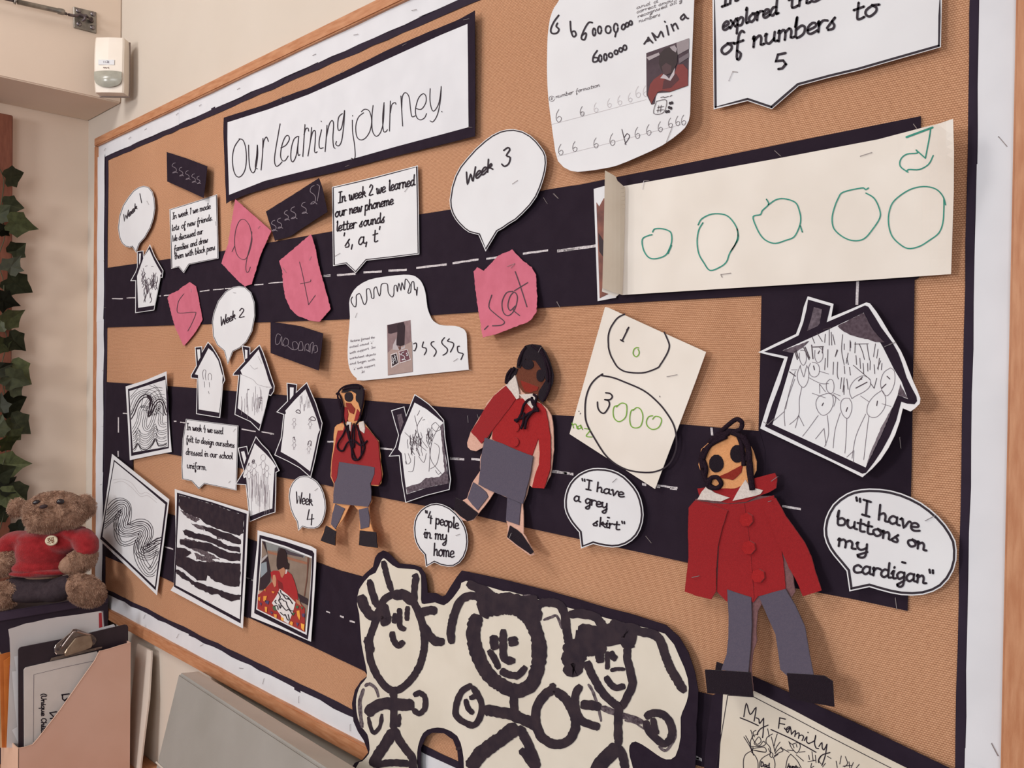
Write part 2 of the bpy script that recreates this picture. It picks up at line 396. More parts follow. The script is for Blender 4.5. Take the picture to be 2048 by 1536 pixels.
# ---------------------------------------------------------------- the display board
x_out, x_wi, x_wb, x_bi = P(190,276,.008).x, P(196,500,.001).x, P(211.5,330,.001).x, P(216.3,330,.001).x
X_out, X_wi, X_wb, X_bi = P(2076,745,.008).x, P(2027,745,.001).x, P(1947,745,.001).x, P(1926,745,.001).x
z = {k: rowz(v, 700, o) for k, v, o in (('to',-.494,.010),('tw',-.471,.001),('tb',-.442,.001),('ti',-.432,.001),
                                       ('bo',.556,.010),('bw',.529,.001),('bb',.500,.001),('bi',.4905,.001))}
board = empty('display_board', (X_out-1.2, 0, z['bo']), 'burlap covered wall display board with oak frame and white and black border', 'board')
box('burlap_backing', (x_wi-.004, 0, z['bw']-.004), (X_wi+.004, WY, z['tw']+.004), BURLAP, board)
fo = -.010
def rail(name, a, b, m):
    o = box(name, a, b, m, board, .0022); return o
rail('frame_rail', (x_out, fo, z['tw']-.001), (X_out, WY, z['to']), OAK)
rail('frame_rail', (x_out, fo, z['bo']), (X_out, WY, z['bw']+.001), OAK)
rail('frame_rail', (x_out, fo, z['bw']), (x_wi+.002, WY, z['tw']), OAKV)
rail('frame_rail', (X_wi-.002, fo, z['bw']), (X_out, WY, z['tw']), OAKV)
# black scalloped roll under, white roll over: strips with slightly wandering edges
def strip(name, x0, x1, z0, z1, off, m, vert=False, seed=0, amp=.0012, n=None):
    rnd = random.Random(seed); L = (z1-z0) if vert else (x1-x0); n = n or max(2, int(L/.04)); V = []; F = []
    for i in range(n+1):
        t = i/n; a = rnd.uniform(-amp, amp); b_ = rnd.uniform(-amp, amp); l = off+.0006*math.sin(i*1.3+seed)
        if vert:
            V += [Vector((x0+a, -l, z0+(z1-z0)*t)), Vector((x1+b_, -l, z0+(z1-z0)*t))]
        else: V += [Vector((x0+(x1-x0)*t, -l, z0+a)), Vector((x0+(x1-x0)*t, -l, z1+b_))]
    for i in range(n):
        F.append((2*i, 2*i+1, 2*i+3, 2*i+2) if vert else (2*i, 2*i+2, 2*i+3, 2*i+1))
    nb = len(V); V += [v+Vector((0,.0005,0)) for v in V]; F += [tuple(nb+q for q in f[::-1]) for f in F]
    k = 2*n
    F += [(i*2, i*2+2, nb+i*2+2, nb+i*2) for i in range(n)]+[(i*2+3, i*2+1, nb+i*2+1, nb+i*2+3) for i in range(n)]
    F += [(1, 0, nb, nb+1), (k, k+1, nb+k+1, nb+k)]
    return mesh_obj(name, V, F, [m], board)
e = .004
strip('black_border', x_wb-e, X_wb+e, z['ti'], z['tb']+e, .0012, BORD, seed=1)
strip('black_border', x_wb-e, X_wb+e, z['bb']-e, z['bi'], .0012, BORD, seed=2)
strip('black_border', x_wb-e, x_bi, z['bi']-.002, z['ti']+.002, .0014, BORD, True, 3)
strip('black_border', X_bi, X_wb+e, z['bi']-.002, z['ti']+.002, .0016, BORD, True, 4, .0006)
def xat(px, off=.001): return P(px, VPY, off).x
seams = [x_wi-.004]+[xat(a) for a in (258, 353, 479, 632, 831, 1080, 1400)]+[X_wi]
for i in range(len(seams)-1):
    strip('white_border_strip', seams[i], seams[i+1]+.006, z['tb'], z['tw']+.003, .0022+.0004*(i%2), WHITEB, seed=10+i)
seams = [x_wi-.004]+[xat(a) for a in (380, 526, 760, 1100, 1500)]+[X_wi]
for i in range(len(seams)-1):
    strip('white_border_strip', seams[i], seams[i+1]+.006, z['bw']-.003, z['bb'], .0022+.0004*(i%2), WHITEB, seed=30+i, amp=.002)
zs = [z['bb'], 1.22, 1.62, z['tb']]
for i in range(3): strip('white_border_strip', x_wi-.003, x_wb, zs[i], zs[i+1]+.006, .003+.0004*i, WHITEB, True, 50+i, .0022)
zr = [z['bb'], P(1990,1512).z, P(1990,325).z, z['tb']]
for i in range(3): strip('white_border_strip', X_wb, X_wi+.004, zr[i]-.012, zr[i+1], .003+.0005*i, WHITEB, True, 60+i, .0008)
def board_staple(px, py, qx, qy):
    A, B = P(px, py, .0042), P(qx, qy, .0042); V, F = tube([A+Vector((0,.0015,0)), A, B, B+Vector((0,.0015,0))], .0004, 5)
    mesh_obj('staple', V, F, [STEEL], board)
for t in ('208,301 211,297|257,278 261,274|289,260 293,257|352,230 356,226|398,212 402,209|474,179 479,176|625,111 631,108|707,70 715,68|823,21 832,19|'
          '208,415 210,414|207,522 209,520|208,615 211,615|204,742 206,741|203,853 205,853|200,970 203,968|287,1237 290,1230|353,1276 357,1268|400,1292 406,1289|'
          '478,1336 486,1337|525,1368 528,1357|597,1406 597,1393|700,1462 700,1449|1997,273 2014,293|1983,1487 1996,1512').split('|'):
    a, b_ = t.split(); board_staple(*map(float, a.split(',')), *map(float, b_.split(',')))

# ---------------------------------------------------------------- paper roads with chalk dashes
def dashes(it, lst):
    rnd = random.Random(len(lst))
    for fr, s in lst:
        for q in IS(fr, s):
            L = math.dist(*q); n = max(3, int(L/6)); pts = [(q[0][0]+(q[1][0]-q[0][0])*i/n, q[0][1]+(q[1][1]-q[0][1])*i/n) for i in range(n+1)]
            k = FR[fr][2]; w_ = {'D':2.0,'E':4.0,'F':5.5,'H':5.5,'I':2.3,'K':3.4,'L':4.5,'M':4.5,'J':2.6,'N':3.6,'O':5.5,'Q':6,'R':5,'p':4}[fr]
            up = [(x, y-w_*.5+rnd.uniform(-.35,.35)) for x, y in pts]; dn = [(x, y+w_*.5+rnd.uniform(-.35,.35)) for x, y in pts]
            if abs(q[1][0]-q[0][0]) < abs(q[1][1]-q[0][1]): up = [(x-w_*.5, y) for x, y in pts]; dn = [(x+w_*.5, y) for x, y in pts]
            V, F = sheet(it.surf, up+dn[::-1], .0001, .0004); mesh_obj('chalk_dash', V, F, [ROADW], it.o)
r1 = Item('paper_road', 'upper black paper road under the pink letters, turning down at the right', 'paper road',
  [(212,536),(439,503),(662,463),(838,429),(900,419),(1100,378),(1160,369),(1841.6,232),(1838,555),(1829,560),(1823,940),(1815,1222),(1700,1197),(1582,1175),(1517,1160),(1517,862),(1523,591),(1300,603),(1100,614.6),(868,630),(660,640),(420,648),(211,655)],
  .0028, BLACK2, th=.0005)
r1.o['group'] = 'black paper roads'
dashes(r1, [('D','180,1300 268,1300|300,1295 370,1292|560,1278 580,1277|605,1275 650,1270|900,1240 978,1230|1008,1228 1095,1220|1105,1218 1165,1215|1345,1188 1420,1182|1462,1175 1585,1163|1912,1114 1970,1110|2022,1106 2040,1105'),
 ('E','295,860 345,857|390,855 515,845|570,836 695,829|740,824 865,818|930,805 1138,780|1178,773 1355,747|1408,743 1500,730|1658,708 1830,685|1892,690 2048,670'),
 ('F','35,688 225,662|1500,835 1496,950'),('M','575,492 670,508')])
r1.staple('E', '1798,325 1825,367|1870,298 1900,330|1890,1035 1912,1075'); r1.staple('F','15,408 40,432|32,935 48,962|1095,198 1125,225|1772,68 1788,90'); r1.staple('S','935,1400 952,1530'); r1.staple('H','1226,1208 1235,1292')
r2 = Item('paper_road', 'middle black paper road that runs behind the felt dolls with a turn at its left end', 'paper road',
  [(213,764),(391,776),(570,790.5),(628,795),(733,801),(880,813),(966,819),(1106,830),(1146,832),(1356,848),(1519,862),(1530,900),(1530,1162),(1371,1124.6),(1158,1078),(1051,1055),(956,1032),(809,1004),(743,991),(650,970),(557,954),(474,935),(362,912),(265,896),(266,1000),(338,1027.6),(497,1077),(510,1150),(495,1236),(323,1154),(237,1124),(205,1110)],
  .0034, BLACK2, th=.0005)
r2.o['group'] = 'black paper roads'
dashes(r2, [('I','300,575 345,578|850,660 878,662|918,670 975,677|1580,745 1732,772|1795,775 1928,795|252,618 252,782|248,980 250,1045'),
 ('K','0,488 30,490|440,550 490,550|845,602 940,610|1385,675 1490,688'),('L','65,840 158,845|205,842 265,848|725,925 870,942'),
 ('R','1420,500 1480,510|1635,535 1682,540|110,310 415,355'),('M','0,400 35,404|212,90 216,130'),('p','1310,970 1355,976'),('J','535,742 600,762')])
r2.staple('L','180,560 184,605|243,552 252,580'); r2.staple('R','1472,1258 1555,1360')
r3 = Item('paper_road', 'lower black paper road that runs behind the framed photo and the big brush painting', 'paper road',
  [(490,1075),(633,1124),(680,1141),(722,1152),(900,1205),(1395,1383),(1424,1390),(1560,1440),(1800,1500),(1780,1620),(1000,1440),(728,1342),(620,1291),(490,1232)],
  .0030, BLACK2, th=.0005)
r3.o['group'] = 'black paper roads'
dashes(r3, [('J','1160,980 1218,1002|1775,1240 1805,1250'),('N','0,512 25,520|65,545 100,555'),('O','1370,1432 1472,1475'),('Q','0,640 72,675')])

# ---------------------------------------------------------------- title banner
t = Item('title_banner', 'long white banner on black paper that reads Our learning journey', 'banner',
  rag(I('A','121,803 400,715 520,665 700,600 930,495 1250,335 1500,225 1700,145 1835,72 1836,300 1837,600 1836,930 1600,990 1200,1090 900,1170 770,1200 520,1255 300,1320 160,1375 137,1390 128,1150 118,900'), .25, 12, seed=3), .0055, BLACK, [(500,300,440,330,.004,1.5),(700,240,950,180,.006,2)], grid=10)
t.patch('white_panel', I('A','147,835 430,745 700,645 960,530 970,1092 700,1160 400,1235 158,1330 150,1100 146,950'), WHITEB, 1)
t.patch('white_panel', I('A','958,531 1180,430 1400,330 1600,240 1785,163 1788,400 1790,700 1792,868 1600,920 1300,1000 1000,1085 965,1093'), WHITEB, 1.5)
t.ink('lettering', IS('A', '230,948 195,1000 180,1070 185,1150 205,1200 235,1205 265,1160 275,1080 268,1000 250,955 225,948|290,990 292,1080 300,1150 320,1180 338,1150 352,1060 350,990|350,990 345,1060 336,1140 350,1152|388,945 385,1050 375,1160|388,1010 395,960 412,935 425,965|505,845 490,930 470,1050 468,1110 480,1135 500,1125 518,1105|'
 '510,1010 545,990 568,950 560,925 540,935 518,990 508,1060 520,1095 540,1095 560,1065|625,930 600,950 582,1010 578,1080 592,1105 615,1060 630,960|632,930 625,1020 630,1060 640,1055|675,850 668,950 660,1068|668,920 680,880 695,875 700,895|720,870 712,960 695,1065|712,960 728,900 745,895 745,960 740,1030 750,1042 758,1035|'
 '788,885 772,960 775,1010 800,1008|785,826 787,830|825,855 820,940 812,1035|822,930 840,850 860,822 870,850 865,940 870,1000 880,1012|930,775 905,800 898,860 905,890 925,870 940,790 945,755 940,850 925,960 905,995 885,985 890,965|998,820 1000,900 1012,980 1018,1060 1010,1085 992,1080|1000,788 1000,792|'
 '1075,770 1040,800 1022,860 1028,930 1055,955 1090,940 1120,890 1130,820 1115,760 1085,745 1060,762|1140,720 1132,800 1135,890 1160,930 1190,905 1210,830 1215,715|1215,700 1205,800 1210,890 1225,900 1238,885|1258,690 1255,790 1252,895|1258,770 1268,715 1290,700 1296,712|1330,655 1335,750 1342,860|1335,740 1340,660 1360,632 1385,660 1395,740 1405,795 1428,790|'
 '1432,740 1470,745 1500,700 1500,655 1480,640 1450,670 1430,740 1435,795 1460,818 1490,805 1505,775|1530,605 1528,680 1540,745 1560,755 1590,700 1605,600|1605,590 1600,680 1580,780 1550,830 1530,825|1608,760 1611,764'), 1.7, INK, 3)
t.staple('A','510,680 523,658|912,505 940,478|1340,312 1366,298|1757,136 1795,128|950,1138 975,1128|1790,868 1815,870')

# ---------------------------------------------------------------- speech bubbles and printed captions
def bub(name, label, fr, s, base, lines, d, bw, lw, ramps=(), catg='speech bubble', group=None, extra=None, sm=True, edge=0):
    group = group or ('captions with a pointed tail' if catg == 'caption' else 'speech bubbles on the board')
    poly = I(fr, s); it = Item(name, label, catg, poly, base, PAPER, ramps, group=group)
    it.border(d, bw)
    st = []
    for l in lines: st += text(fr, *l)
    if extra: st += IS(fr, extra)
    it.ink('handwriting', st, lw, INK, 2, False); return it
def sm(fr, s, n=3):
    k = FR[fr]; p = cat(I(fr, s), n, True); return ' '.join('%.2f,%.2f' % ((x-k[0])*k[2], (y-k[1])*k[2]) for x, y in p)
b = bub('speech_bubble', 'small round white speech bubble that reads Week 1 above the first paper house', 'D',
  '440,375 400,385 355,415 315,465 270,535 240,620 228,720 240,800 260,845 290,872 325,882 345,875 378,925 405,850 450,800 495,720 520,645 533,560 527,480 512,425 480,385', .0085, [('Week',272,672,384,566,31)], 1.2, .9, 1.5, extra='408,440 422,515')
b.staple('D','465,500 480,528')
b = bub('speech_bubble', 'round white speech bubble that reads Week 2 between the pink letters and paper houses', 'p',
  '490,574 502,585 509,605 510,632 504,663 493,684 480,696 466,703 455.5,729 448,702 434,690 426,673 424,644 427,626 436,602 451,583 466,574 478,572', .0085, [('Week',441,652,470,638,9.5),('2',477,636,488,634,9.5)], 1.2, .9, 1.8, [(455,730,470,560,.004,1)])
b.staple('D','1172,1250 1192,1252')
b = bub('speech_bubble', 'large round white speech bubble that reads Week 3 beside the title banner', 'p',
  '1027,258 1013,259 1000,262 984,270 969,281 950,298 933,317 920,333 910,352 903,374 899,400 900,414 904,427 910,438 917,447 928,458 938,465 957,470 971,503 995,463 1006,457 1017,449 1032,440 1046,427 1061,411 1073,394 1081,376 1087,358 1091,342 1093,326 1092,312 1088,302 1081,292 1073,282 1061,271 1045,262', .010, [('Week',931,370,984,339,13),('3',1003,334,1021,330,19)], 2.5, 2.3, 3.1, [(950,400,1093,326,.003,2)])
b.staple('E','1585,232 1620,208')
b = bub('speech_bubble', 'small round white speech bubble that reads Week 4 left of the smallest felt doll', 'K',
  '260,812 225,818 195,838 170,868 150,910 143,970 148,1020 158,1070 178,1120 205,1165 217,1235 250,1205 290,1217 340,1218 375,1205 402,1170 420,1120 430,1060 425,1000 412,945 390,895 360,855 325,830 290,815', .0095, [('Week',198,1022,322,1040,46)], 1.6, 1.1, 2.0, extra='300,1072 285,1148 335,1142|322,1108 316,1190')
b.staple('K','342,928 365,908')
b = bub('speech_bubble', 'round white speech bubble that reads 4 people in my home', 'K',
  '1280,1022 1235,1028 1195,1045 1155,1075 1125,1115 1108,1160 1102,1215 1106,1275 1118,1325 1145,1375 1185,1420 1197,1515 1262,1478 1310,1500 1360,1510 1410,1508 1455,1482 1490,1438 1512,1380 1520,1320 1515,1260 1500,1205 1470,1150 1430,1100 1380,1058 1330,1034', .011, [('"4 people',1182,1160,1445,1222,44),('in my',1180,1288,1355,1310,44),('home',1255,1424,1410,1440,50)], 2.3, 2.1, 2.5)
b.staple('K','1425,1272 1455,1262')
b = bub('speech_bubble', 'round white speech bubble that reads I have a grey skirt', 'R',
  '770,262 700,266 630,282 560,310 490,348 420,408 360,480 318,565 292,650 280,740 282,840 302,920 335,990 380,1065 440,1140 498,1205 526,1442 705,1375 790,1398 880,1415 980,1426 1080,1418 1180,1385 1270,1330 1345,1255 1395,1165 1428,1060 1441,950 1432,840 1405,720 1365,620 1310,535 1240,455 1160,380 1070,325 980,290 880,268', .011,
  [('"I have',508,552,1145,694,74),('a grey',418,742,905,862,80),('skirt"',700,1100,1160,1182,70)], 3.6, 3.4, 3.1, extra='915,985 940,992')
b.staple('R','985,472 1045,420')
b = bub('speech_bubble', 'largest white speech bubble that reads I have buttons on my cardigan', 'S',
  '560,210 480,225 400,258 320,310 250,375 200,455 165,540 148,640 152,720 175,800 212,875 262,945 330,1025 400,1110 432,1332 650,1285 760,1318 880,1350 1000,1372 1120,1378 1240,1368 1350,1335 1440,1285 1520,1200 1575,1100 1605,990 1608,880 1595,780 1550,690 1490,600 1410,510 1320,430 1220,358 1110,300 1000,255 880,222 760,206 650,202', .011,
  [('"I have',468,456,1188,680,88),('buttons on',292,590,1265,888,80),('my',300,832,628,900,84),('cardigan"',470,1120,1348,1262,86)], 4.9, 4.6, 4.6, extra='1010,1010 1045,1020')
b.staple('S','1262,558 1378,498')
b = bub('caption_card', 'white pointed caption that reads In week 1 we made lots of new friends', 'D',
  '650,568 780,528 910,488 1040,445 1046,700 1052,970 930,995 812,1020 768,1090 725,1040 665,1055 658,800', .0075, [('In week 1 we made',672,650,985,562,27),('lots of new friends.',668,748,1003,655,27),('We discussed our',674,834,922,768,27),('families and drew',688,915,962,838,27),('them with black pens',690,978,1024,898,27)], 1.3, 1.0, 1.2, catg='caption')
b.staple('D','1025,668 1030,700')
b = bub('caption_card', 'white pointed caption that reads In week 2 we learned our new phoneme', 'E',
  '355,252 500,218 650,182 800,142 940,105 946,400 950,712 770,735 590,755 517,840 450,778 362,792 358,520', .0075, [('In week 2 we learned',395,362,918,240,38),('our new phoneme',375,460,770,370,36),('letter sounds',383,557,714,492,36),("'s, a, t'",425,668,680,622,50)], 2.2, 1.8, 2.4, catg='caption')
b.staple('E','850,285 870,258|375,725 408,705')
b = bub('caption_card', 'white pointed caption that reads In week 4 we used felt', 'I',
  '980,635 1170,660 1360,684 1545,708 1535,1060 1525,1405 1350,1370 1180,1335 1118,1392 1040,1305 938,1285 930,1150 945,850', .0080, [('In week 4 we used',985,752,1378,800,38),('felt to design ourselves',982,880,1502,946,36),('dressed in our school',978,1020,1480,1070,38),('uniform.',990,1165,1200,1188,38)], 1.2, .9, 1.3, catg='caption')
b.staple('I','1490,772 1512,742|1438,1325 1458,1305')
b = bub('caption_card', 'large white caption at top right that reads explored the of numbers to 5', 'C',
  '78,-70 82,300 86,692 300,638 454,690 624,543 820,490 1000,447 1250,375 1522,298 1526,100 1530,-70', .010, [('In',132,44,235,5,46),('explored',140,194,490,88,50),('the',555,58,760,0,56),('of',128,350,268,312,62),('numbers',330,300,862,176,66),('to',965,132,1118,92,66)], 3.9, 4.4, 4.9, catg='caption', extra='540,335 492,345 480,386 525,382 542,405 520,432 495,436')
b.staple('C','180,510 205,452|205,452 235,455|1885,865 1885,865')
# ---------------------------------------------------------------- pink torn letters
pk = Item('torn_paper_letter', 'pink torn paper diamond with a pencilled letter a below the title banner', 'paper letter', rag(I('D','1190,485 1485,745 1460,800 1400,930 1325,1180 1270,1200 1220,1160 1075,1010 1130,850 1170,600'), .5, 3, seed=1), .009, PINK, [(470,500,480,400,.004,2)])
pk.o['group'] = 'torn pink paper letters'; pk.ink('pencil_letter', IS('D','1305,700 1270,655 1225,660 1190,750 1185,870 1210,950 1260,980 1295,940 1325,830 1318,750 1305,700|1325,750 1318,830 1285,970 1275,1040 1282,1083 1300,1075 1312,1040|1185,865 1162,915'), 1.0, PENCILD)
pk.staple('D','1375,725 1392,706')
pk = Item('torn_paper_letter', 'pink torn paper strip with a pencilled letter t right of the letter a', 'paper letter', rag(I('D','1810,770 1850,900 1865,1000 1920,1200 1972,1385 1880,1490 1800,1480 1700,1440 1640,1380 1600,1290 1580,1180 1575,1070 1550,990'), .6, 3, seed=2), .009, PINK, [(600,560,620,480,.003,2)])
pk.o['group'] = 'torn pink paper letters'; pk.ink('pencil_letter', IS('D','1715,998 1740,1100 1770,1250 1790,1350|1722,1178 1805,1160|1805,1160 1808,1145|1790,1348 1845,1272'), 1.0, PENCILD, smooth=False)
pk.staple('D','1797,985 1812,955|1578,1048 1605,1085')
pk = Item('torn_paper_letter', 'smallest pink torn paper with a pencilled letter s near the left edge', 'paper letter', rag([(335,596),(339,589),(356,581),(363,575),(379,564),(392,573),(397,597),(405,640),(395,657),(388,668),(377,682),(367,692),(358,672),(350,655),(343,630)], .5, 3, seed=3), .006, PINK)
pk.o['group'] = 'torn pink paper letters'; pk.ink('pencil_letter', IS('D','768,1260 725,1320 712,1400 740,1418 850,1410 865,1425 830,1510 800,1565'), 1.0, PENCILD)
pk.staple('D','826,1220 828,1245')
pk = Item('torn_paper_letter', 'largest pink torn paper with pencilled letters s a t below the Week 3 bubble', 'paper letter', rag(I('E','1585,680 1640,740 1715,800 1745,850 1755,1000 1750,1110 1700,1170 1600,1210 1500,1250 1385,1280 1365,1170 1340,1010 1320,830 1345,800 1390,825 1440,775 1490,720'), .7, 4, seed=4), .008, PINK, [(1020,560,1050,660,.020,2)])
pk.o['group'] = 'torn pink paper letters'; pk.ink('pencil_letter', IS('E','1445,990 1425,1070 1470,1120 1530,1170 1510,1195 1450,1200|1590,965 1545,975 1515,1040 1525,1110 1560,1130 1600,1090 1620,1010 1600,970 1570,1000 1555,1060 1570,1095 1605,1065 1590,1090 1635,1130|1605,830 1640,930 1685,1070|1600,960 1690,905|1395,1225 1420,1200'), 1.9, PENCILD)
pk.staple('E','1550,795 1600,775|1575,805 1600,780')
# ---------------------------------------------------------------- black cards with chalk letters
def sl(fr, x, y, h, w=1.0): return I(fr, ' '.join('%g,%g' % (x+a*h*w, y+b_*h) for a, b_ in ((.1,-.5),(-.1,-.42),(-.18,-.2),(.08,-.05),(.2,.12),(.12,.36),(-.15,.42),(.05,.3),(.3,.42))))
k1 = Item('chalk_card', 'black card with five grey chalk letters s at the upper left corner', 'card', I('D','628,98 790,150 960,215 948,340 930,475 780,405 632,340'), .008, BLACK, [(350,340,415,370,.012,1.5)], grid=6)
k1.o['group'] = 'black cards with chalk letters'; k1.ink('chalk_letters', [sl('D',690,232,90),sl('D',745,262,78),sl('D',797,290,78),sl('D',848,315,76),sl('D',888,330,66)], 1.0, CHALK)
k2 = Item('chalk_card', 'black card curled at the right with chalk letters s under the title banner', 'card', rag(I('D','1440,585 1660,450 1875,312 1905,400 1945,590 1850,650 1640,790 1515,825'), .3, 8, seed=5), .007, BLACK, [(560,440,645,385,.016,1.8)], grid=7)
k2.o['group'] = 'black cards with chalk letters'; k2.ink('chalk_letters', [sl('D',1505,705,95),sl('D',1552,685,90),sl('D',1608,620,85),sl('D',1665,600,105),sl('D',1752,560,100),sl('D',1825,455,165,.7),I('D','1860,365 1880,380 1872,440 1862,500')], 1.3, CHALK)
k3 = Item('chalk_card', 'black card with looping chalk letters a below the pink letter t', 'card', [(541,643),(600,652),(646,667),(642,705),(637,741),(590,724),(541,706)], .007, BLACK, [(600,690,646,700,.014,1.5)], grid=6)
k3.o['group'] = 'black cards with chalk letters'; k3.ink('chalk_letters', [I('Y','735,40 710,30 695,70 700,110 725,100 742,50 745,115 760,110'),I('Y','770,60 752,95 760,122 790,115 792,75 770,60'),I('Y','790,125 830,150 825,100 850,90 870,120 855,150 820,150'),I('Y','870,150 880,95 900,95 905,150 870,155 905,155'),I('Y','920,160 925,115 950,110 950,160 930,150 960,170'),I('Y','960,170 965,110 985,100 975,180'),I('Y','990,160 990,125 1010,120 1018,160 995,175')], 1.1, CHALK)

# ---------------------------------------------------------------- paper houses with drawings
def house(label, fr, outer, inner, chim, base, ramps=(), bw=1.5, group='paper houses with drawings along the roads', black=None):
    it = Item('paper_house', label, 'paper house', I(fr, outer), base, PAPER, ramps, group=group)
    it.patch('black_outline', inset(I(fr, outer), bw) if black is None else I(fr, black), BLACK, 1)
    it.patch('drawing_panel', I(fr, inner), PAPER, 2); it.lv0 = 3.2
    if chim: it.patch('chimney_window', I(fr, chim), PAPER, 2)
    return it
rnd = random.Random(5)
def scrib(fr, x0, y0, x1, y1, n, j=6, length=None):
    """n pencil strokes from a band (x0..x1, y0..y1)"""
    out = []
    for _ in range(n):
        x = rnd.uniform(x0, x1); y = rnd.uniform(y0, y1); l = length or (y1-y0)*.5
        out.append(I(fr, ' '.join('%g,%g' % (x+rnd.uniform(-j,j), y+l*(q-.5)) for q in (0,.33,.66,1))))
    return out
def man(fr, x, y, r, leg, arm=1.5):
    o = ' '.join('%g,%g' % (x+r*.8*math.cos(a*.785), y+r*math.sin(a*.785)) for a in range(9))
    b_ = ' '.join('%g,%g' % (x+r*.7*math.cos(a*.785), y+r*2.4+r*1.3*math.sin(a*.785)) for a in range(9))
    return IS(fr, o+'|'+b_+'|%g,%g %g,%g|%g,%g %g,%g|%g,%g %g,%g|%g,%g %g,%g' % (x-r*.3,y+r*3.6,x-r*.5,y+r*3.6+leg,x+r*.3,y+r*3.6,x+r*.3,y+r*3.6+leg,x-r*.6,y+r*2,x-r*arm,y+r*2.6,x+r*.6,y+r*2,x+r*arm,y+r*2.6))
h = house('smallest paper house below the Week 1 bubble with a dark scribbled drawing', 'D', '385,912 437,905 437,958 490,855 530,950 565,1010 600,1070 592,1130 578,1125 552,1260 525,1395 370,1418 372,1155 330,1155 372,1080 385,1040', '485,895 440,960 385,1115 395,1375 530,1355 577,1105 588,1098 555,1040 525,985', '402,930 418,928 412,1000 402,1022', .0095, bw=1.3)
h.ink('pencil_drawing', scrib('D',425,1090,460,1190,12,8,50)+scrib('D',495,1100,550,1200,22,10,60)+scrib('D',440,1180,500,1300,12,8,80)+IS('D','435,1050 450,1120 480,1200 440,1330|480,1130 460,1160 480,1190 495,1160 480,1130|470,1190 465,1260 440,1330|450,1035 470,1030|500,1035 520,1038'), .9, SHADE)
h = house('paper house below the Week 2 bubble at the left with two small drawn heads', 'Y', '175,90 205,120 240,175 268,225 290,300 307,385 300,400 290,420 280,560 268,675 175,660 85,645 92,375 45,370 45,345 85,275 75,130 130,125 132,165', '180,140 75,340 100,345 105,610 262,635 280,480 290,350 284,340 255,235 215,170', '92,150 115,148 118,210 100,240', .0095, [(420,740,450,750,.006,1.5)])
h.ink('pencil_drawing', IS('Y','140,380 135,330 145,305 160,315 155,350 160,385|180,385 178,350 190,330 203,350 200,385|148,395 150,440|185,400 188,440|180,470 185,490'), .7, PENCILD)
h = house('tilted paper house right of the Week 2 bubble tail with a faint family drawing', 'Y', '435,118 500,130 500,180 572,112 600,170 625,240 655,335 687,430 683,470 660,505 640,500 608,640 570,775 500,705 380,650 395,500 410,350 365,350 372,330 455,240', '565,150 495,235 425,310 440,345 425,340 405,600 580,725 620,590 650,455 668,445 640,380 620,310', '460,150 480,155 478,215 462,225', .0100, [(500,700,545,690,.010,1.6)])
h.ink('pencil_drawing', scrib('Y',430,480,610,640,20,3,110)+IS('Y','440,345 520,380 560,420 650,440|620,440 670,438|500,270 530,300 560,290|560,200 590,260'), .6, LPENCIL)
h.ink('pencil_shading', IS('Y','565,520 590,515|568,530 592,526|572,545 588,540|575,552 572,600|480,460 492,455'), 1.4, SHADE, 3)
h = house('paper house left of the smallest doll with four small drawn figures', 'Y', '780,405 860,415 855,475 935,400 970,480 1005,560 1030,640 1055,715 1042,790 1030,840 1000,990 965,1135 880,1060 790,1010 685,960 735,830 745,740 755,650 700,630 785,545', '925,455 845,535 770,620 775,640 765,650 755,780 735,935 850,1000 960,1085 1000,900 1020,800 1035,768 1015,690 990,620', '805,440 835,442 832,500 805,535', .0105, [(590,880,640,870,.008,1.6)])
h.ink('pencil_drawing', scrib('Y',880,520,960,600,16,3,50)+man('Y',838,690,14,20)+man('Y',960,690,14,20)+man('Y',838,850,14,20)+man('Y',950,880,14,20), .6, LPENCIL)
h.ink('pencil_shading', IS('Y','850,625 868,612 885,628 880,640 855,632|955,685 975,665 1000,680 995,695 960,690|828,830 838,822 842,845|945,880 950,855 968,855 966,890'), 1.6, SHADE, 3)
h = house('paper house overlapping the Week 4 caption with tall thin drawn figures', 'Y', '405,905 475,890 485,950 543,815 590,875 640,925 690,1010 725,1080 700,1095 698,1250 693,1400 600,1430 495,1475 480,1330 465,1190 385,1185 420,1130 450,1080 425,1000', '535,870 490,990 445,1120 452,1138 470,1130 485,1280 500,1430 590,1395 670,1370 678,1200 688,1062 700,1050 665,1000 620,950', '430,935 455,930 470,985 455,1030', .0110, [(500,1000,550,1010,.007,1.5)])
h.ink('pencil_drawing', scrib('Y',500,1180,650,1340,26,3,170)+man('Y',490,1060,22,150)+man('Y',530,1040,22,170)+man('Y',600,980,24,150)+man('Y',628,1060,20,150), .6, LPENCIL)
h.ink('pencil_shading', IS('Y','515,1020 520,1000 532,1000 528,1025|485,1040 492,1022|520,1010 530,1012'), 1.8, SHADE, 3)
h = house('paper house between the two smaller dolls with scribbled people and shaded edges', 'K', '930,310 1030,280 1045,350 1080,260 1110,185 1165,220 1220,260 1280,320 1335,385 1345,520 1368,680 1388,840 1378,920 1200,965 1040,1020 1010,850 990,660 910,665 960,590 985,500 955,400', '1110,250 1060,370 1005,500 985,610 1012,640 1030,800 1050,955 1200,905 1370,870 1355,700 1330,560 1328,402 1270,355 1200,300', None, .0110, [(760,850,800,985,.004,1)])
h.patch('chimney_shading', I('K','975,345 1010,335 1025,400 1000,470'), SHADE, 2)
h.patch('pencil_shading', rag(I('K','1045,900 1150,870 1200,830 1300,820 1340,780 1320,560 1310,430 1330,410 1335,560 1370,870 1200,905 1052,950'), .8, 5, seed=8), SHADE, 3)
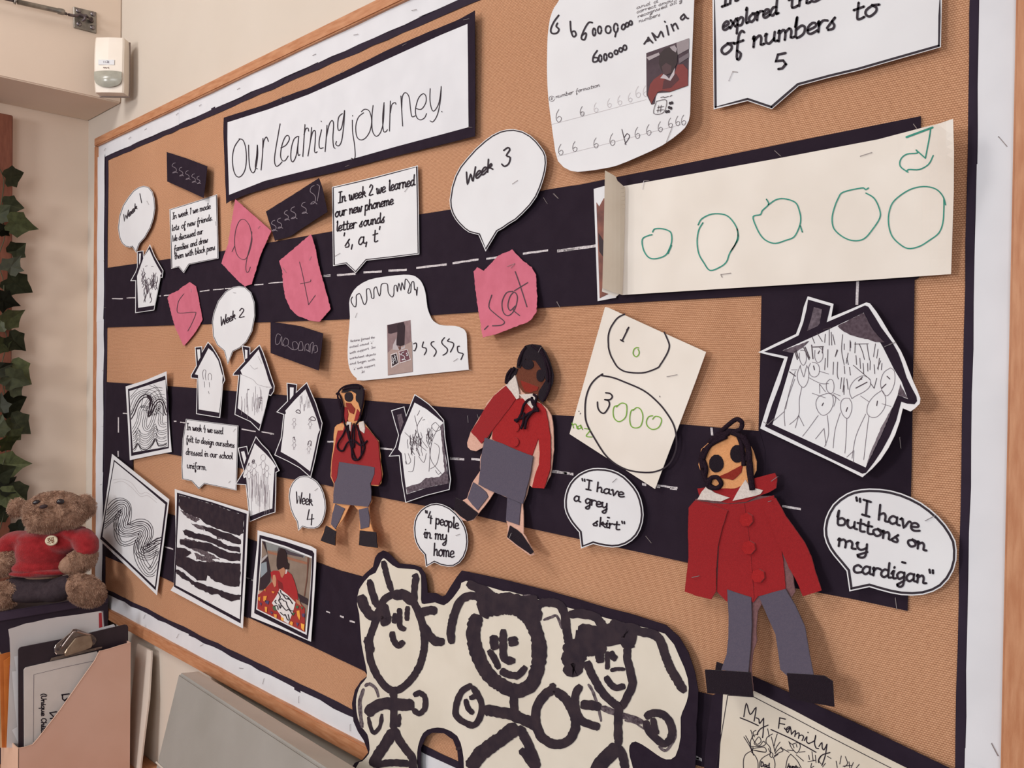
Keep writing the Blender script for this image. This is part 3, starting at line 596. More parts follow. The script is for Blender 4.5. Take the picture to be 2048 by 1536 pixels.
h.ink('pencil_drawing', scrib('K',1050,520,1110,640,14,8,70)+scrib('K',1115,480,1165,570,12,8,60)+scrib('K',1195,470,1245,550,14,8,60)+IS('K','1035,480 1100,540 1200,620|1170,360 1130,430 1140,500|1110,350 1130,440|1035,640 1050,720 1080,700 1060,640|1060,780 1100,770 1110,660|1140,660 1180,710 1200,640|1270,400 1240,430 1270,470 1310,450 1270,400|1300,430 1240,560 1220,780|1225,600 1240,700 1320,800|1260,560 1300,600 1280,720 1230,760|1270,770 1290,800 1310,790|1090,620 1110,650|1190,380 1170,385|1150,310 1130,350|1110,540 1150,660 1120,600|1200,540 1230,610|1040,700 1045,725|1150,520 1210,600'), .8, PENCILD)
h.ink('chimney_stroke', scrib('K',1120,540,1170,640,5,4,60), .7, PENCILD)
h = house('largest paper house at the right with a pencil drawing of a crowd under rain', 'H', '520,125 620,155 718,183 700,285 840,228 970,172 998,180 1045,240 1090,310 1140,395 1195,480 1235,545 1265,610 1295,690 1330,780 1362,850 1385,910 1380,950 1345,985 1310,1010 1250,985 1225,1090 1190,1190 1140,1290 1080,1380 1015,1450 940,1515 700,1395 430,1270 155,1140 210,960 270,790 340,603 235,580 140,555 280,485 430,415 465,320 490,205',
  '950,252 650,395 325,543 415,562 330,850 250,1110 600,1270 965,1440 1100,1150 1212,882 1290,915 1240,780 1180,680 1100,520 1020,385', None, .0120, [(1700,720,1835,800,.016,2)], black=
  '522,150 610,175 695,200 665,325 810,262 960,195 985,205 1040,290 1085,365 1170,480 1215,560 1245,640 1280,750 1320,830 1355,895 1360,930 1340,955 1285,950 1238,935 1200,1080 1150,1200 1090,1310 1030,1400 968,1480 940,1488 700,1375 430,1240 192,1125 245,960 310,790 368,590 280,570 185,552 330,485 450,425 485,330 512,220')
h.patch('chimney_shading', I('H','567,208 630,225 612,335 595,355 515,392 545,300'), SHADE, 2)
h.patch('roof_shading', rag(I('H','950,252 820,315 750,355 800,400 870,430 960,450 1040,475 1110,478 1060,430 1020,385'), .8, 5, seed=2), mat('violet_pencil_shading', '#44353f', .8, '#594b55', 300, 6), 3)
h.patch('pencil_shading', rag(I('H','325,543 400,515 530,468 480,520 415,562'), .6, 4, seed=3), SHADE, 3)
h.patch('pencil_shading', rag(I('H','1212,882 1230,800 1290,912'), .5, 4, seed=4), SHADE, 3)
h.patch('pencil_shading', rag(I('H','1212,882 1180,960 1080,1140 1000,1330 965,1440 1100,1160 1205,900'), .5, 5, seed=5), PENCIL, 3)
h.ink('rain_strokes', IS('H','555,440 572,485|590,405 632,472|655,415 650,480|685,370 685,500|700,400 705,500|712,420 728,495|640,380 700,365|788,420 780,540 800,650|800,490 800,535|845,465 845,545|885,478 882,560|850,475 850,520|915,490 940,550 955,610|975,490 985,560 995,615|880,492 985,490|1040,490 1025,590|1060,530 1050,600|675,535 672,670|745,535 730,590|750,540 735,580|655,600 650,690|718,630 714,725|750,630 746,720 755,760|800,660 805,720|820,600 832,650|840,670 848,730|890,580 895,650|920,600 925,680|945,640 950,720|980,640 982,700|1000,620 998,690|1030,650 1035,720|1070,600 1060,690|1090,640 1085,690|780,750 770,835|800,750 790,860|820,760 830,840|800,810 798,880|870,655 1000,765|1050,755 1030,830|1000,790 1030,832|1170,480 1110,515|1080,620 1055,680|830,560 815,640'), 1.3, PENCILD, smooth=False)
h.ink('pencil_drawing', IS('H','455,560 460,620 485,655 508,620 505,560 490,540 465,540|465,655 440,720 450,790 487,825 520,780 528,700 510,655|460,660 485,740|510,665 490,745|575,540 575,600 600,635 635,600 632,540 610,520|540,640 525,680 540,730 575,745 605,720 608,670 590,640 555,632|608,700 680,722|528,750 620,795 680,795|610,800 612,870|612,800 655,858|690,762 665,790 665,840 690,870 715,860 722,810 710,770 690,762|720,870 770,890|715,880 765,925|640,880 600,900 582,950 600,1010 640,1040 690,1010 715,950 710,890 680,870 640,880|710,880 735,910 720,970|555,870 655,905|840,910 800,910 775,940 775,1000 800,1050 830,1060 855,1010 858,950 840,910|858,910 840,860 850,810 890,760 950,735 1000,770 995,820 950,860 890,890 858,912|925,890 990,935|1085,850 1030,890 985,950 975,1020 1010,1055 1060,1045 1110,980 1118,910 1100,860 1085,850|1155,675 1105,710 1080,780 1090,850 1125,890 1165,850 1188,780 1185,700 1155,675|1090,950 1160,972|600,1040 520,1150 480,1200|670,1040 680,1180 650,1280|770,1020 730,1150 715,1290|820,1060 815,1200 805,1330|965,1030 890,1200 860,1370|990,1040 970,1200 950,1380|475,820 455,920 450,1040 380,1110|450,1040 490,1120|450,1040 425,1135|420,760 370,900 340,1010 345,1120|340,1010 260,1080|645,1140 580,1220|645,1140 660,1270|875,1310 820,1360|875,1310 870,1400|440,690 395,690|425,700 380,850 350,990'), 1.05, PENCIL)
h.ink('dark_marks', IS('H','420,545 440,610|430,540 448,600|490,520 530,610|500,515 535,600|550,500 560,605|560,515 640,512|635,520 632,560|565,660 572,690|640,945 630,965|825,980 815,1010|1055,930 1050,965|380,705 425,738|940,745 910,775|935,760 915,768|975,785 890,830|1130,740 1150,760|610,545 600,565|1120,800 1090,830'), 2.0, PENCILD, 3, False)
h.staple('H','1110,512 1195,478|215,1110 265,1062|180,1090 215,1110')
# ================================================================ drawings, paintings and photographs
# page of sixes
def six(fr, x, y, h, w=.55): return I(fr, ' '.join('%g,%g' % (x+a*h*w, y-b_*h) for a, b_ in ((.05,1),(-.3,.65),(-.35,.25),(-.05,0),(.3,.12),(.35,.35),(.05,.45),(-.25,.3))))
p = Item('number_writing_page', 'rounded white page of handwritten sixes with a small photo at the top middle', 'page',
  I('B', sm('B','480,-70 484,0 445,60 410,150 390,300 386,450 385,600 395,800 420,1000 440,1150 475,1320 580,1400 700,1402 850,1380 960,1355 1130,1285 1330,1190 1480,1080 1530,1020 1555,940 1560,750 1570,500 1590,0 1590,-70',2)), .012, PAPER, [(1250,150,1390,220,.010,1.5),(1200,230,1150,345,.004,2)], grid=14)
for q_ in (IS('B','480,125 440,180 415,240 425,272 465,270 482,240 460,215 470,190|575,175 580,250 600,300 622,285 610,255 585,262|755,185 725,185 690,240 665,310 690,325 705,290 700,270 670,290|795,415 765,460 762,505 795,500 800,475 770,470|1180,360 1215,312 1215,312 1250,350|1200,338 1228,330|1245,270 1275,330|1248,272 1290,305 1318,258 1338,300|1365,210 1380,285|1348,175 1352,180|1402,200 1422,252|1410,218 1435,192 1458,235|1500,120 1478,145 1492,162 1515,138 1505,115 1530,148 1542,150|948,272 942,300')
  +[IE('B',*q) for q in ((770,262,12,30),(815,245,15,30),(885,242,22,30),(948,228,17,36),(1010,220,14,22,.3),(1040,203,13,18,.3),(1070,188,12,17),(820,478,12,28),(862,468,12,28),(905,452,16,18),(950,428,14,17),(988,408,14,17),(1022,390,14,20))]): p.ink('marker_stroke', [q_], 3.3, INK, 2)
st = text('B','and d',1115,76,1292,18,15)+text('B','correct amou',1118,110,1415,12,15)+text('B','recognised all g',1126,148,1490,12,15)+text('B','numbers',1136,186,1312,128,16)+text('B','number formation',455,806,815,708,17)+[IE('B',423,808,22,22)]+text('B','2',414,816,430,812,8)
p.ink('pencil_writing', st, .7, PENCILD, 2, False)
p.ink('ruled_line', IS('B','420,1020 800,920 1200,815|470,1280 980,1150 1520,1010'), .5, FAINT, 1, False)
p.ink('pencil_sixes', [six('B',480,1000,105),six('B',672,950,80),six('B',497,1270,90),six('B',612,1242,85),six('B',785,1212,85),six('B',920,1192,100),six('B',1125,1135,95),six('B',1218,1108,90),six('B',1312,1080,85),six('B',1395,1045,80),six('B',1455,1030,80),six('B',1503,1025,85)], .8, PENCILD, 2)
p.ink('pencil_sixes', [six('B',895,880,75),six('B',980,860,80),six('B',1065,835,75),six('B',1130,800,95),six('B',1190,790,90),six('B',785,920,80),IE('B',672,925,10,12)], .6, FAINT, 2)
p.ink('pencil_sixes', [I('B','998,1060 1015,1130 1030,1185|'.strip('|')),I('B','1022,1180 1060,1120 1040,1095 1015,1130')], 1.4, PENCILD, 2)
ph = p.patch('printed_photo', I('B','1198,435 1548,313 1545,500 1540,700 1390,755 1280,762 1265,850 1240,858 1200,775'), mat('photo_dark_brown','#493842',.6,'#3b2b35',80), 2)
def pieces(it, parent, fr, lst, lv=3):
    for nm, col, s in lst:
        it.patch(nm, I(fr, s), mat('print_'+col, '#'+col, .55, None, 120), lv, parent=parent)
        lv += .25
pieces(p, ph, 'B', [('print_background','8f858a','1445,350 1548,315 1547,400 1455,450'),('print_background','a49ba0','1200,470 1300,430 1310,450 1220,495'),('print_background','6b6068','1465,480 1547,430 1546,470 1470,520'),('print_sleeve','78302f','1210,770 1230,690 1260,650 1330,600 1350,650 1400,640 1430,600 1455,530 1500,525 1538,570 1538,700 1390,752 1330,742 1290,755 1265,800 1240,850'),
 ('print_shadow','4c232a','1340,660 1440,600 1470,650 1400,720 1330,730'),('print_collar','b9b0b6','1312,640 1345,600 1385,645 1432,555 1428,612 1395,662 1350,645'),('print_hair','2b1c22','1300,520 1308,440 1350,398 1390,385 1440,385 1455,450 1448,520 1410,600 1350,615 1322,580'),('print_face','4a3238','1325,545 1360,515 1405,540 1400,595 1358,618 1335,598')])
p.patch('print_ribbon', I('B','1390,385 1430,370 1450,400 1440,430 1410,410'), mat('print_9d949a','#9d949a',.55), 5)
p.ink('printed_puzzle', IS('B','1280,830 1362,820 1340,920 1258,928 1280,830|1290,880 1340,872|1282,905 1338,898|1300,865 1290,920|1320,862 1312,918|1315,800 1340,792 1345,800 1380,788|1390,790 1408,780'), 1.1, PENCILD, 3, False)
p.ink('printed_counters', [IE('B',*q) for q in ((1393,845,6,8),(1408,842,6,8),(1385,880,6,8),(1400,886,6,8),(1362,915,6,8),(1380,912,6,8))], 2.2, INK, 3)
p.staple('B','1410,1040 1362,1165')
# sheet of green circles with folded flap
ph2 = Item('photo_print', 'white edged photo mostly hidden behind the folded sheet of green circles', 'photo', I('F','213,385 262,371 300,372 322,600 322,915 232,932 222,640'), .006, PAPER)
ph2.patch('printed_image', I('F','226,450 240,470 262,430 300,440 310,885 242,918 238,800'), mat('photo_brown','#8a564a',.5,'#5c3a3a',60), 1)
ph2.patch('printed_image', I('F','236,600 262,640 262,720 240,690'), mat('photo_black','#33262e',.5), 2)
c = Item('drawing_sheet', 'long cream sheet with five green felt tip circles and a folded left flap', 'drawing', I('F','352,372 700,310 1100,238 1600,143 1820,85 1890,68 1965,43 1969,200 1968,400 1955,800 1500,832 900,868 352,902'), .0100, CARD, [(1850,500,1915,480,.008,2),(1300,480,1230,480,.010,2)], grid=16)
for q_ in IS('F','497,608 480,612 450,630 455,680 480,718 515,725 560,710 580,680 593,640 590,600 570,585 540,578 510,580 500,595|722,560 740,530 790,507 850,510 885,535 912,580 915,620 900,660 875,700 860,740 830,765 780,782 750,745 725,700 717,640 725,585 745,550|912,580 916,630 880,690|1055,435 1065,460 1035,490 1025,510 990,520 1005,570 1030,615 1060,640 1100,650 1150,635 1190,618 1215,570 1222,530 1215,490 1195,450 1140,432 1100,438 1065,462|1220,565 1230,595|592,660 575,700|'
 '1552,380 1538,388 1520,380 1430,400 1405,430 1385,480 1375,530 1385,580 1430,620 1480,637 1530,628 1570,585 1608,525 1605,480 1580,430 1540,405|1928,462 1915,420 1880,385 1820,373 1750,390 1680,440 1655,490 1650,550 1665,610 1700,650 1745,675 1800,665 1850,635 1895,600 1915,550 1920,480 1920,430|1855,90 1850,130 1830,235|1830,235 1785,195|1785,195 1790,210 1740,215 1710,240 1708,275 1745,303|1738,300 1750,290 1800,290 1845,265 1868,222'): c.ink('green_pen_line', [q_], 2.5, GREEN)
c.ink('green_stroke', IS('F','1738,132 1865,85'), 4.0, GREEN)
fp = [(268,295),(320,325),(328,345),(365,377),(362,600),(352,902),(255,868),(262,600)]
ox, oy, k_ = FR['F']; fx = lambda x: ox+x/k_
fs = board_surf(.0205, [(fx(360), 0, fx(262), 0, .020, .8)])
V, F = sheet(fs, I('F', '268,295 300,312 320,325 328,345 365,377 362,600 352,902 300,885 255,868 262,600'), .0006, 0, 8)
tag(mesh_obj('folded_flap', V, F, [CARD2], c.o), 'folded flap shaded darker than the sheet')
V, F = sheet(board_surf(.018, [(fx(360), 0, fx(255), 0, .017, 1)]), I('F', '300,870 345,890 322,910 253,885 256,860'), .0006, 0, 8)
mesh_obj('flap_underside', V, F, [CARD], c.o)
c.staple('F','450,385 458,345|458,345 482,345|832,802 880,795|832,802 838,815|1512,225 1568,207')
# number card
c = Item('number_card', 'tilted cream card with numbers 1 and 3 ringed in black and green circles', 'card', [(1210,614),(1216,615),(1310,658),(1412,704),(1392,760),(1362,840),(1310,978),(1139,868),(1155,810)], .0115, CARD, [(1250,720,1205,610,.006,1.5)], grid=14)
c.ink('black_rings', [I('G','765,350 715,372 680,400 650,440 620,490 600,550 595,600 597,660 600,700 620,770 640,810 665,855 690,890 730,920 780,940 880,952 980,945 1100,900 1130,865 1160,820 1200,750 1220,690 1215,640 1170,535')], 3.0, INK)
c.ink('black_rings', [[(1203,751),(1225,755),(1246.5,763),(1287,781),(1315,804),(1334,827),(1348,852),(1353,880),(1350,905),(1338,928),(1318,941),(1290,945),(1250,938),(1215,915),(1188,875),(1173,846),(1170,822),(1172,795),(1180,772),(1192,757),(1205,748)]], 3.2, INK)
c.ink('black_numbers', IS('G','805,485 785,515|803,490 738,622|722,612 750,630|570,1155 615,1163 637,1195 612,1225 562,1225|560,1225 600,1240 605,1290 560,1360 520,1355 490,1310 485,1250'), 3.0, INK)
c.ink('green_rings', IS('G','908,695 885,692 860,710 850,750 865,778 885,785 907,765 912,735 900,708|680,1300 720,1265 755,1262 785,1290 775,1400 710,1450 660,1420 645,1360 655,1300 690,1285|850,1335 890,1305 930,1330 950,1400 930,1490 880,1515 830,1495 815,1420 830,1340 862,1325|1050,1425 1080,1395 1130,1410 1140,1450 1110,1510 1050,1530 1000,1500 985,1450 1010,1400 1050,1390'), 2.0, LIME)
c.ink('green_writing', [[(1144,846),(1147,856)],[(1145,850),(1151,848),(1154,857)],[(1160,851),(1155,853),(1156,858),(1162,856),(1161,850),(1165,859)],[(1169,857),(1180,860),(1172,872),(1184,874)]], 1.8, LIME, smooth=False)
c.ink('speck', [[(1319,792),(1319.5,794)],[(1161,826),(1160,828)],[(1158,822),(1157,823)]], 1.5, PENCIL)
c.staple('G','1195,990 1298,970')
# page with wave, letters s and a small photo
p = Item('writing_page', 'white page cut in a boot shape with a wavy line, letters s and small photo', 'page',
  I('Z', sm('Z','945,60 1060,70 1110,95 1160,140 1200,220 1225,320 1245,480 1280,580 1320,650 1400,700 1500,712 1600,715 1690,745 1745,810 1755,1000 1775,1275 1773,1277 1200,1335 430,1415 340,1385 270,1310 235,1200 225,1050 235,850 255,600 245,420 275,310 350,210 500,125 700,85',2)), .0070, PAPER)
p.ink('wavy_line', IS('Z','285,345 268,380 280,430 310,470 330,460 335,400 335,330 360,305 385,310 410,380 430,435 450,435 470,380 465,260 480,240 505,245 525,310 530,355 560,355 560,250 590,215 610,280 630,330 645,290 655,190 700,170 735,190 745,290 790,345 815,310 820,210 850,200 860,275 880,170 905,260 920,160 950,250 965,115 1015,170 1020,200 995,290 1030,280 1040,170 1070,150 1080,250 1100,250 1108,325 1118,220'), 1.5)
p.ink('marker_letters', IS('Z','1068,945 1100,935 1105,980 1085,1030 1070,1030|1195,920 1180,985 1225,1000 1230,1040 1205,1085|1330,915 1300,925 1295,960 1350,1020 1355,1060 1328,1105|1465,865 1430,910 1440,950 1500,1010 1490,1060 1445,1090|1525,880 1505,910 1570,930 1580,970 1540,1050|1655,975 1630,985 1640,1050 1700,1070 1695,1100 1675,1145'), 2.1)
st = []
for l in (('Victoria formed the',258,925,568,872,16),("initial sound 's'",248,1000,550,940,16),('with support. Jas',250,1075,582,995,16),('worksheet objects',250,1145,585,1085,15),('and begin with',250,1215,575,1155,16),("'s' with support.",295,1280,580,1225,15),('Jst',400,1320,440,1308,15)): st += text('Z', *l)
p.ink('pencil_writing', st, .55, PENCIL, 2, False)
ph = p.patch('printed_photo', I('Z','730,705 1030,640 1045,950 1060,1305 740,1350 735,1000'), mat('photo_mauve','#8d7679',.55,'#7b6468',90), 1)
pieces(p, ph, 'Z', [('print_dark_furniture','3a2a33','735,705 860,680 865,790 780,815 745,810'),('print_floor','a58f8a','790,1010 960,960 1048,915 1058,1300 742,1345 738,1060'),('print_child','2f222b','865,680 940,665 958,720 950,960 900,975 850,960 860,820'),('print_arm','b7aeb3','850,870 805,960 800,1020 900,1025 960,1000 955,950 940,990 870,985 850,960'),
 ('print_hand','6a4a45','870,990 905,975 910,1010 890,1030'),('print_tray','d5cdcf','775,1080 855,1055 880,1200 785,1255'),('print_tray','30232c','785,1090 848,1068 870,1190 795,1235'),('print_board','d8d0d2','878,1040 990,1010 1035,1150 895,1195'),('print_board','6c4550','886,1046 984,1020 1024,1142 900,1182')], 2)
p.ink('print_chalk', [sl('Z',935,1105,110),sl('Z',985,1080,40),I('Z','895,1070 910,1090')]+IS('Z','800,1110 815,1200|825,1090 850,1180|790,1200 830,1150|800,1160 840,1100'), 1.0, WHITEB, 9)
p.staple('Z','322,610 345,550|1580,1168 1632,1135')
def offs(fr, base, ds, amp, seed, clip, damp=0):
    rr = random.Random(seed); ox, oy, k = FR[fr]; q = cat(base, 5); out = []
    for d in ds:
        t = []
        for i, c_ in enumerate(q):
            a = Vector(q[max(0,i-3)]); b_ = Vector(q[min(len(q)-1,i+3)]); u = (b_-a).normalized(); n_ = Vector((u.y, -u.x))
            w_ = d*(1+.12*math.sin(i*.35+d*.05))
            t.append((c_[0]+n_.x*w_, c_[1]+n_.y*w_))
        for _ in range(3): t = [t[0]]+[tuple((t[i-1][m_]+2*t[i][m_]+t[i+1][m_])/4 for m_ in (0,1)) for i in range(1, len(t)-1)]+[t[-1]]
        t = [(ox+(x+rr.uniform(-amp,amp))/k, oy+(y+rr.uniform(-amp,amp))/k) for x, y in t]
        run = []
        for z_ in t:
            if inside(z_[0], z_[1], clip): run.append(z_)
            else:
                if len(run) > 2: out.append(run)
                run = []
        if len(run) > 2: out.append(run)
    return out
# framed zigzag line drawings and prints
def framed(name, label, fr, outer, black, inner, base, ramps=(), catg='drawing', grid=None):
    it = Item(name, label, catg, I(fr, outer), base, PAPER, ramps, grid=grid)
    it.patch('black_border', rag(I(fr, black), .15, 14, seed=4), BLACK, 1); it.patch('drawing_panel', I(fr, inner), WHITEB if 0 else PAPER, 2); return it
def bundle(fr, base, dxs, amp=3, seed=1, clip=None):
    out = []; rr = random.Random(seed)
    for (dx, dy, sx) in dxs:
        pts = [(x+dx+rr.uniform(-amp,amp), y+dy+rr.uniform(-amp,amp)) for x, y in base]
        q = cat(I(fr, ' '.join('%g,%g' % t for t in pts)), 5)
        if clip:
            run = []
            for t in q:
                if inside(t[0], t[1], clip): run.append(t)
                else:
                    if len(run) > 1: out.append(run)
                    run = []
            if len(run) > 1: out.append(run)
        else: out.append(q)
    return out
inn = '760,212 775,560 785,935 600,965 410,995 388,660 370,335'
it = framed('line_drawing', 'small framed black line drawing of nested waves at the left end of the middle road', 'I', '770,122 778,320 800,700 825,990 600,1032 375,1080 355,700 330,285 550,215', '755,170 790,400 795,950 600,992 390,1035 375,700 355,315 560,245', inn, .0085, [(290,800,340,770,.008,1.5)], grid=7)
cl = inset(I('I', inn), .4)
base_ = [(385,640),(420,580),(450,500),(490,430),(540,395),(585,410),(600,470),(580,560),(575,615),(610,570),(640,500),(680,450),(715,450),(740,510),(755,580),(790,600)]
inn_ = [(390,800),(440,720),(470,640),(480,560),(510,510),(545,520),(550,590),(530,680),(545,740),(580,740),(620,660),(650,560),(680,500),(705,510),(710,580),(700,660),(720,700),(790,690)]
low = [(385,860),(430,840),(465,790),(500,840),(560,850),(620,790),(650,740),(680,800),(730,810),(790,780)]
it.ink('black_lines', offs('I', base_, (-6,18,40,62,88,118,150), 1.3, 3, cl)+offs('I', inn_, (-22,0,20), 1.3, 5, cl)+bundle('I', low, [(0,d,1) for d in (-50,-28,-4,20,44,70,98,128)], 4, 4, cl), .8, INK, 3, False)
it.ink('thick_black_lines', offs('I', base_, (-2,22), 1.5, 6, cl)+bundle('I', low, [(0,112,1)], 5, 6, cl), 1.7, INK, 3.5, False)
it.patch('ink_blot', I('I','555,378 600,385 612,420 600,500 575,520 590,440 560,400'), INK, 4)
inn = '150,90 350,255 540,418 500,740 460,1050 250,850 57,665 100,380'
it = framed('line_drawing', 'larger tilted framed black line drawing of curling waves at the lower left corner', 'J', '130,30 350,205 570,380 525,740 475,1115 250,900 30,690 65,500 100,260', '145,75 350,240 556,405 512,740 465,1078 250,870 40,682 75,490 112,270', inn, .0115, [(260,1060,330,1020,.006,1.5)], grid=8)
cl = inset(I('J', inn), .4)
base_ = [(40,560),(90,520),(140,470),(190,430),(225,440),(225,500),(205,560),(215,610),(270,615),(330,590),(375,600),(390,650),(365,710),(360,765),(400,790),(450,760),(530,720)]
it.ink('black_lines', offs('J', base_, (-58,-44,-30,-14,0,15,30,45,60), 1.0, 7, cl)+offs('J', [(338,700),(325,760),(345,850),(390,930),(430,950),(480,880),(515,780)], (-30,-12,6,26,46), 1.2, 3, cl)+offs('J', [(165,560),(160,640),(195,715),(250,725),(305,700),(330,680)], (-14,2,20), 1.2, 4, cl), 1.1, INK, 3, False)
it.ink('thick_black_lines', offs('J', base_, (-30,15,44), 1.2, 9, cl)+offs('J', [(370,770),(430,740),(470,700),(520,690)], (0,-22,20), 3, 2, cl), 1.5, INK, 3.5, False)
it.ink('faint_lines', bundle('J', [(140,230),(210,222),(280,260),(350,330),(400,330),(470,380)], [(0,0,1),(0,24,1)], 6, 3, cl), .6, FAINT, 3, False)
it = framed('striped_painting', 'framed black brush painting of broad horizontal stripes between line drawing and photo', 'J', '612,300 900,385 1180,470 1160,920 1135,1370 850,1222 580,1078 605,1040 620,660', '630,328 900,402 1165,490 1145,900 1118,1332 850,1185 606,1050 622,660', '648,345 900,415 1145,502 1130,900 1112,1300 850,1160 618,1038 632,660', .0110, [(400,1100,350,985,.003,1.5),(430,1100,490,1080,.006,1.5)], grid=9)
for i, (nm, s) in enumerate((('painted_sky','648,345 900,415 1145,502 1138,640 1110,660 1040,640 960,612 900,590 860,570 800,525 740,500 700,480 660,455 642,420'),('painted_stripe','828,585 900,598 960,625 1020,640 1060,650 1120,690 1118,725 1060,715 1000,690 940,665 900,640 850,620'),
 ('painted_stripe','668,620 700,612 780,640 860,655 950,690 1020,735 1115,745 1115,785 1050,778 1000,760 960,748 900,715 820,690 760,680 690,655'),('painted_stripe','648,690 700,695 800,705 880,715 960,760 1040,790 1118,795 1115,850 1040,850 960,830 900,790 800,760 720,750 655,725'),
 ('painted_mass','625,745 690,752 740,790 700,820 770,850 860,860 960,860 1115,875 1118,940 1108,1048 1040,1050 980,1030 920,1005 865,965 850,1005 780,1000 740,960 700,930 650,900 622,880'),('painted_stripe','622,915 680,940 740,1000 800,1020 880,1050 960,1075 1040,1105 1118,1115 1112,1150 1050,1160 990,1140 940,1105 900,1110 850,1090 780,1060 720,1010 670,985 626,950'))):
    it.patch(nm, rag(I('J', s), 1.0, 4, seed=20+i), PAINT, 3+.2*i)
for i, s in enumerate(('655,460 720,490 800,530 780,560 700,510','740,560 850,590 840,620 770,590','650,690 690,680 780,700 770,740 660,730','900,640 1050,650 1000,690 940,680','760,790 880,830 960,870 860,860 780,840','700,740 780,735 960,840 880,830')):
    it.patch('dry_brush_mark', rag(I('J', s), 1.6, 3, seed=40+i), DRY, 2.6+.1*i)
it = Item('framed_photo', 'framed photo of a child in a red jumper painting at a red cloth covered table', 'photo', I('d','105,5 400,85 700,180 850,225 925,270 920,500 900,850 850,1560 430,1380 15,1215 45,700 100,200'), .0115, PAPER, [(560,1170,640,1110,.005,1.6)], grid=9)
it.patch('black_border', I('d','133,68 500,165 870,290 895,330 870,800 850,1180 806,1530 430,1340 58,1160 85,800 120,250'), BLACK, 1)
it.patch('white_border', I('d','155,120 500,225 865,370 860,600 840,900 790,1465 430,1285 86,1110 110,850 150,350'), PAPER, 2)
ph = it.patch('printed_photo', I('d','168,148 500,250 860,395 845,700 825,950 765,1425 430,1265 102,1100 120,850 160,400'), mat('photo_beige','#8d7c70',.5,'#837266',60), 3)
pieces(it, ph, 'd', [('print_shelf','86898a','215,165 500,250 770,360 760,390 560,340 520,345 380,300 360,290 240,280'),('print_shelf','4b4149','400,240 500,270 560,300 750,360 740,385 520,340 380,300'),('print_rail','9c6b55','245,290 380,325 390,360 250,325'),('print_rail','9a6a55','515,370 800,450 800,485 525,410'),('print_post','6b473c','800,380 828,390 800,700 765,930 750,925 790,650'),
 ('print_door','32262e','168,150 210,165 290,600 280,720 200,830 130,840 160,400 240,330'),('print_screen','8c97a0','150,470 230,440 240,580 145,670'),('print_panel','b1abab','165,400 240,335 245,365 155,460'),('print_floor','33272f','660,880 805,960 805,1050 700,1000'),
 ('print_cloth','9f3532','110,900 180,850 300,730 420,700 560,860 640,960 700,1020 765,1090 765,1425 430,1265 102,1100'),('print_wrist','c7a08a','120,845 175,855 120,900'),('print_jumper','a52a2e','285,590 330,565 400,570 500,560 580,620 620,720 660,860 670,970 640,970 560,880 540,910 430,850 360,800 300,680'),('print_sleeve_shadow','7a2428','380,690 450,740 470,840 400,820'),
 ('print_collar','cfc4c2','500,545 525,560 510,610 490,615'),('print_hair','2c1e22','370,500 372,400 385,310 430,250 480,270 510,330 520,450 545,470 540,550 500,540 490,580 470,520 400,560 385,550'),('print_face','b57c60','395,560 470,520 495,560 480,620 450,670 430,650 420,600'),('print_arm','c48e70','320,630 350,625 365,680 362,780 340,800 310,720'),
 ('print_sheet','dfdbdc','415,820 520,900 635,1010 600,1140 535,1312 470,1270 420,1180 305,1020 380,900'),('print_hand','b57c60','640,965 690,990 720,1070 680,1040 650,1020')], 4)
it.ink('print_brush_marks', IS('d','390,870 420,930 400,980 440,960 470,990|420,840 440,890 520,930 590,1020|400,990 430,1040 420,1090 400,1040|470,990 500,1000 520,1060 560,1120 600,1130|360,980 345,1000 370,1030|340,1060 380,1060 390,1110|440,1050 500,1120 540,1110 590,1180|420,1150 470,1190 490,1180 520,1250 545,1250 530,1180|520,960 560,980 590,1030|450,890 500,960 540,950'), 1.6, INK, 11)
for s, col in (('185,925 235,920 220,1000 185,990','e39a45'),('110,940 145,930 140,990 115,980','e39a45'),('300,850 345,860 330,885 310,880','d9873f'),('205,1070 240,1075 235,1150 210,1140','e6a04c'),('330,1170 375,1180 370,1240 340,1215','e6a04c'),('430,1210 470,1230 465,1275 435,1255','f0b050'),('650,1130 690,1120 700,1210 690,1260 660,1200','e9a548'),('570,1270 600,1290 590,1340 550,1310','eba64c'),('710,1300 760,1320 750,1410 715,1370','f0ad4e'),
 ('205,980 265,990 255,1040 215,1020','4f4a70'),('310,1070 350,1060 370,1130 330,1120','4c6b50'),('640,1055 680,1060 670,1095 640,1090','4c6b50'),('700,1070 740,1075 730,1110','4c6b50'),('720,1170 765,1165 760,1220 730,1210','55466a'),('130,1010 165,1020 155,1060','5a4a70'),('275,1130 320,1150 300,1175','5a4a70'),('640,1290 680,1300 660,1350','5a4a70'),('195,830 215,820 215,860','e39a45'),('580,1160 630,1150 600,1200','4c6b50')):
    it.patch('print_cloth_shape', I('d', s), mat('print_'+col, '#'+col, .5), 9.5, parent=ph)
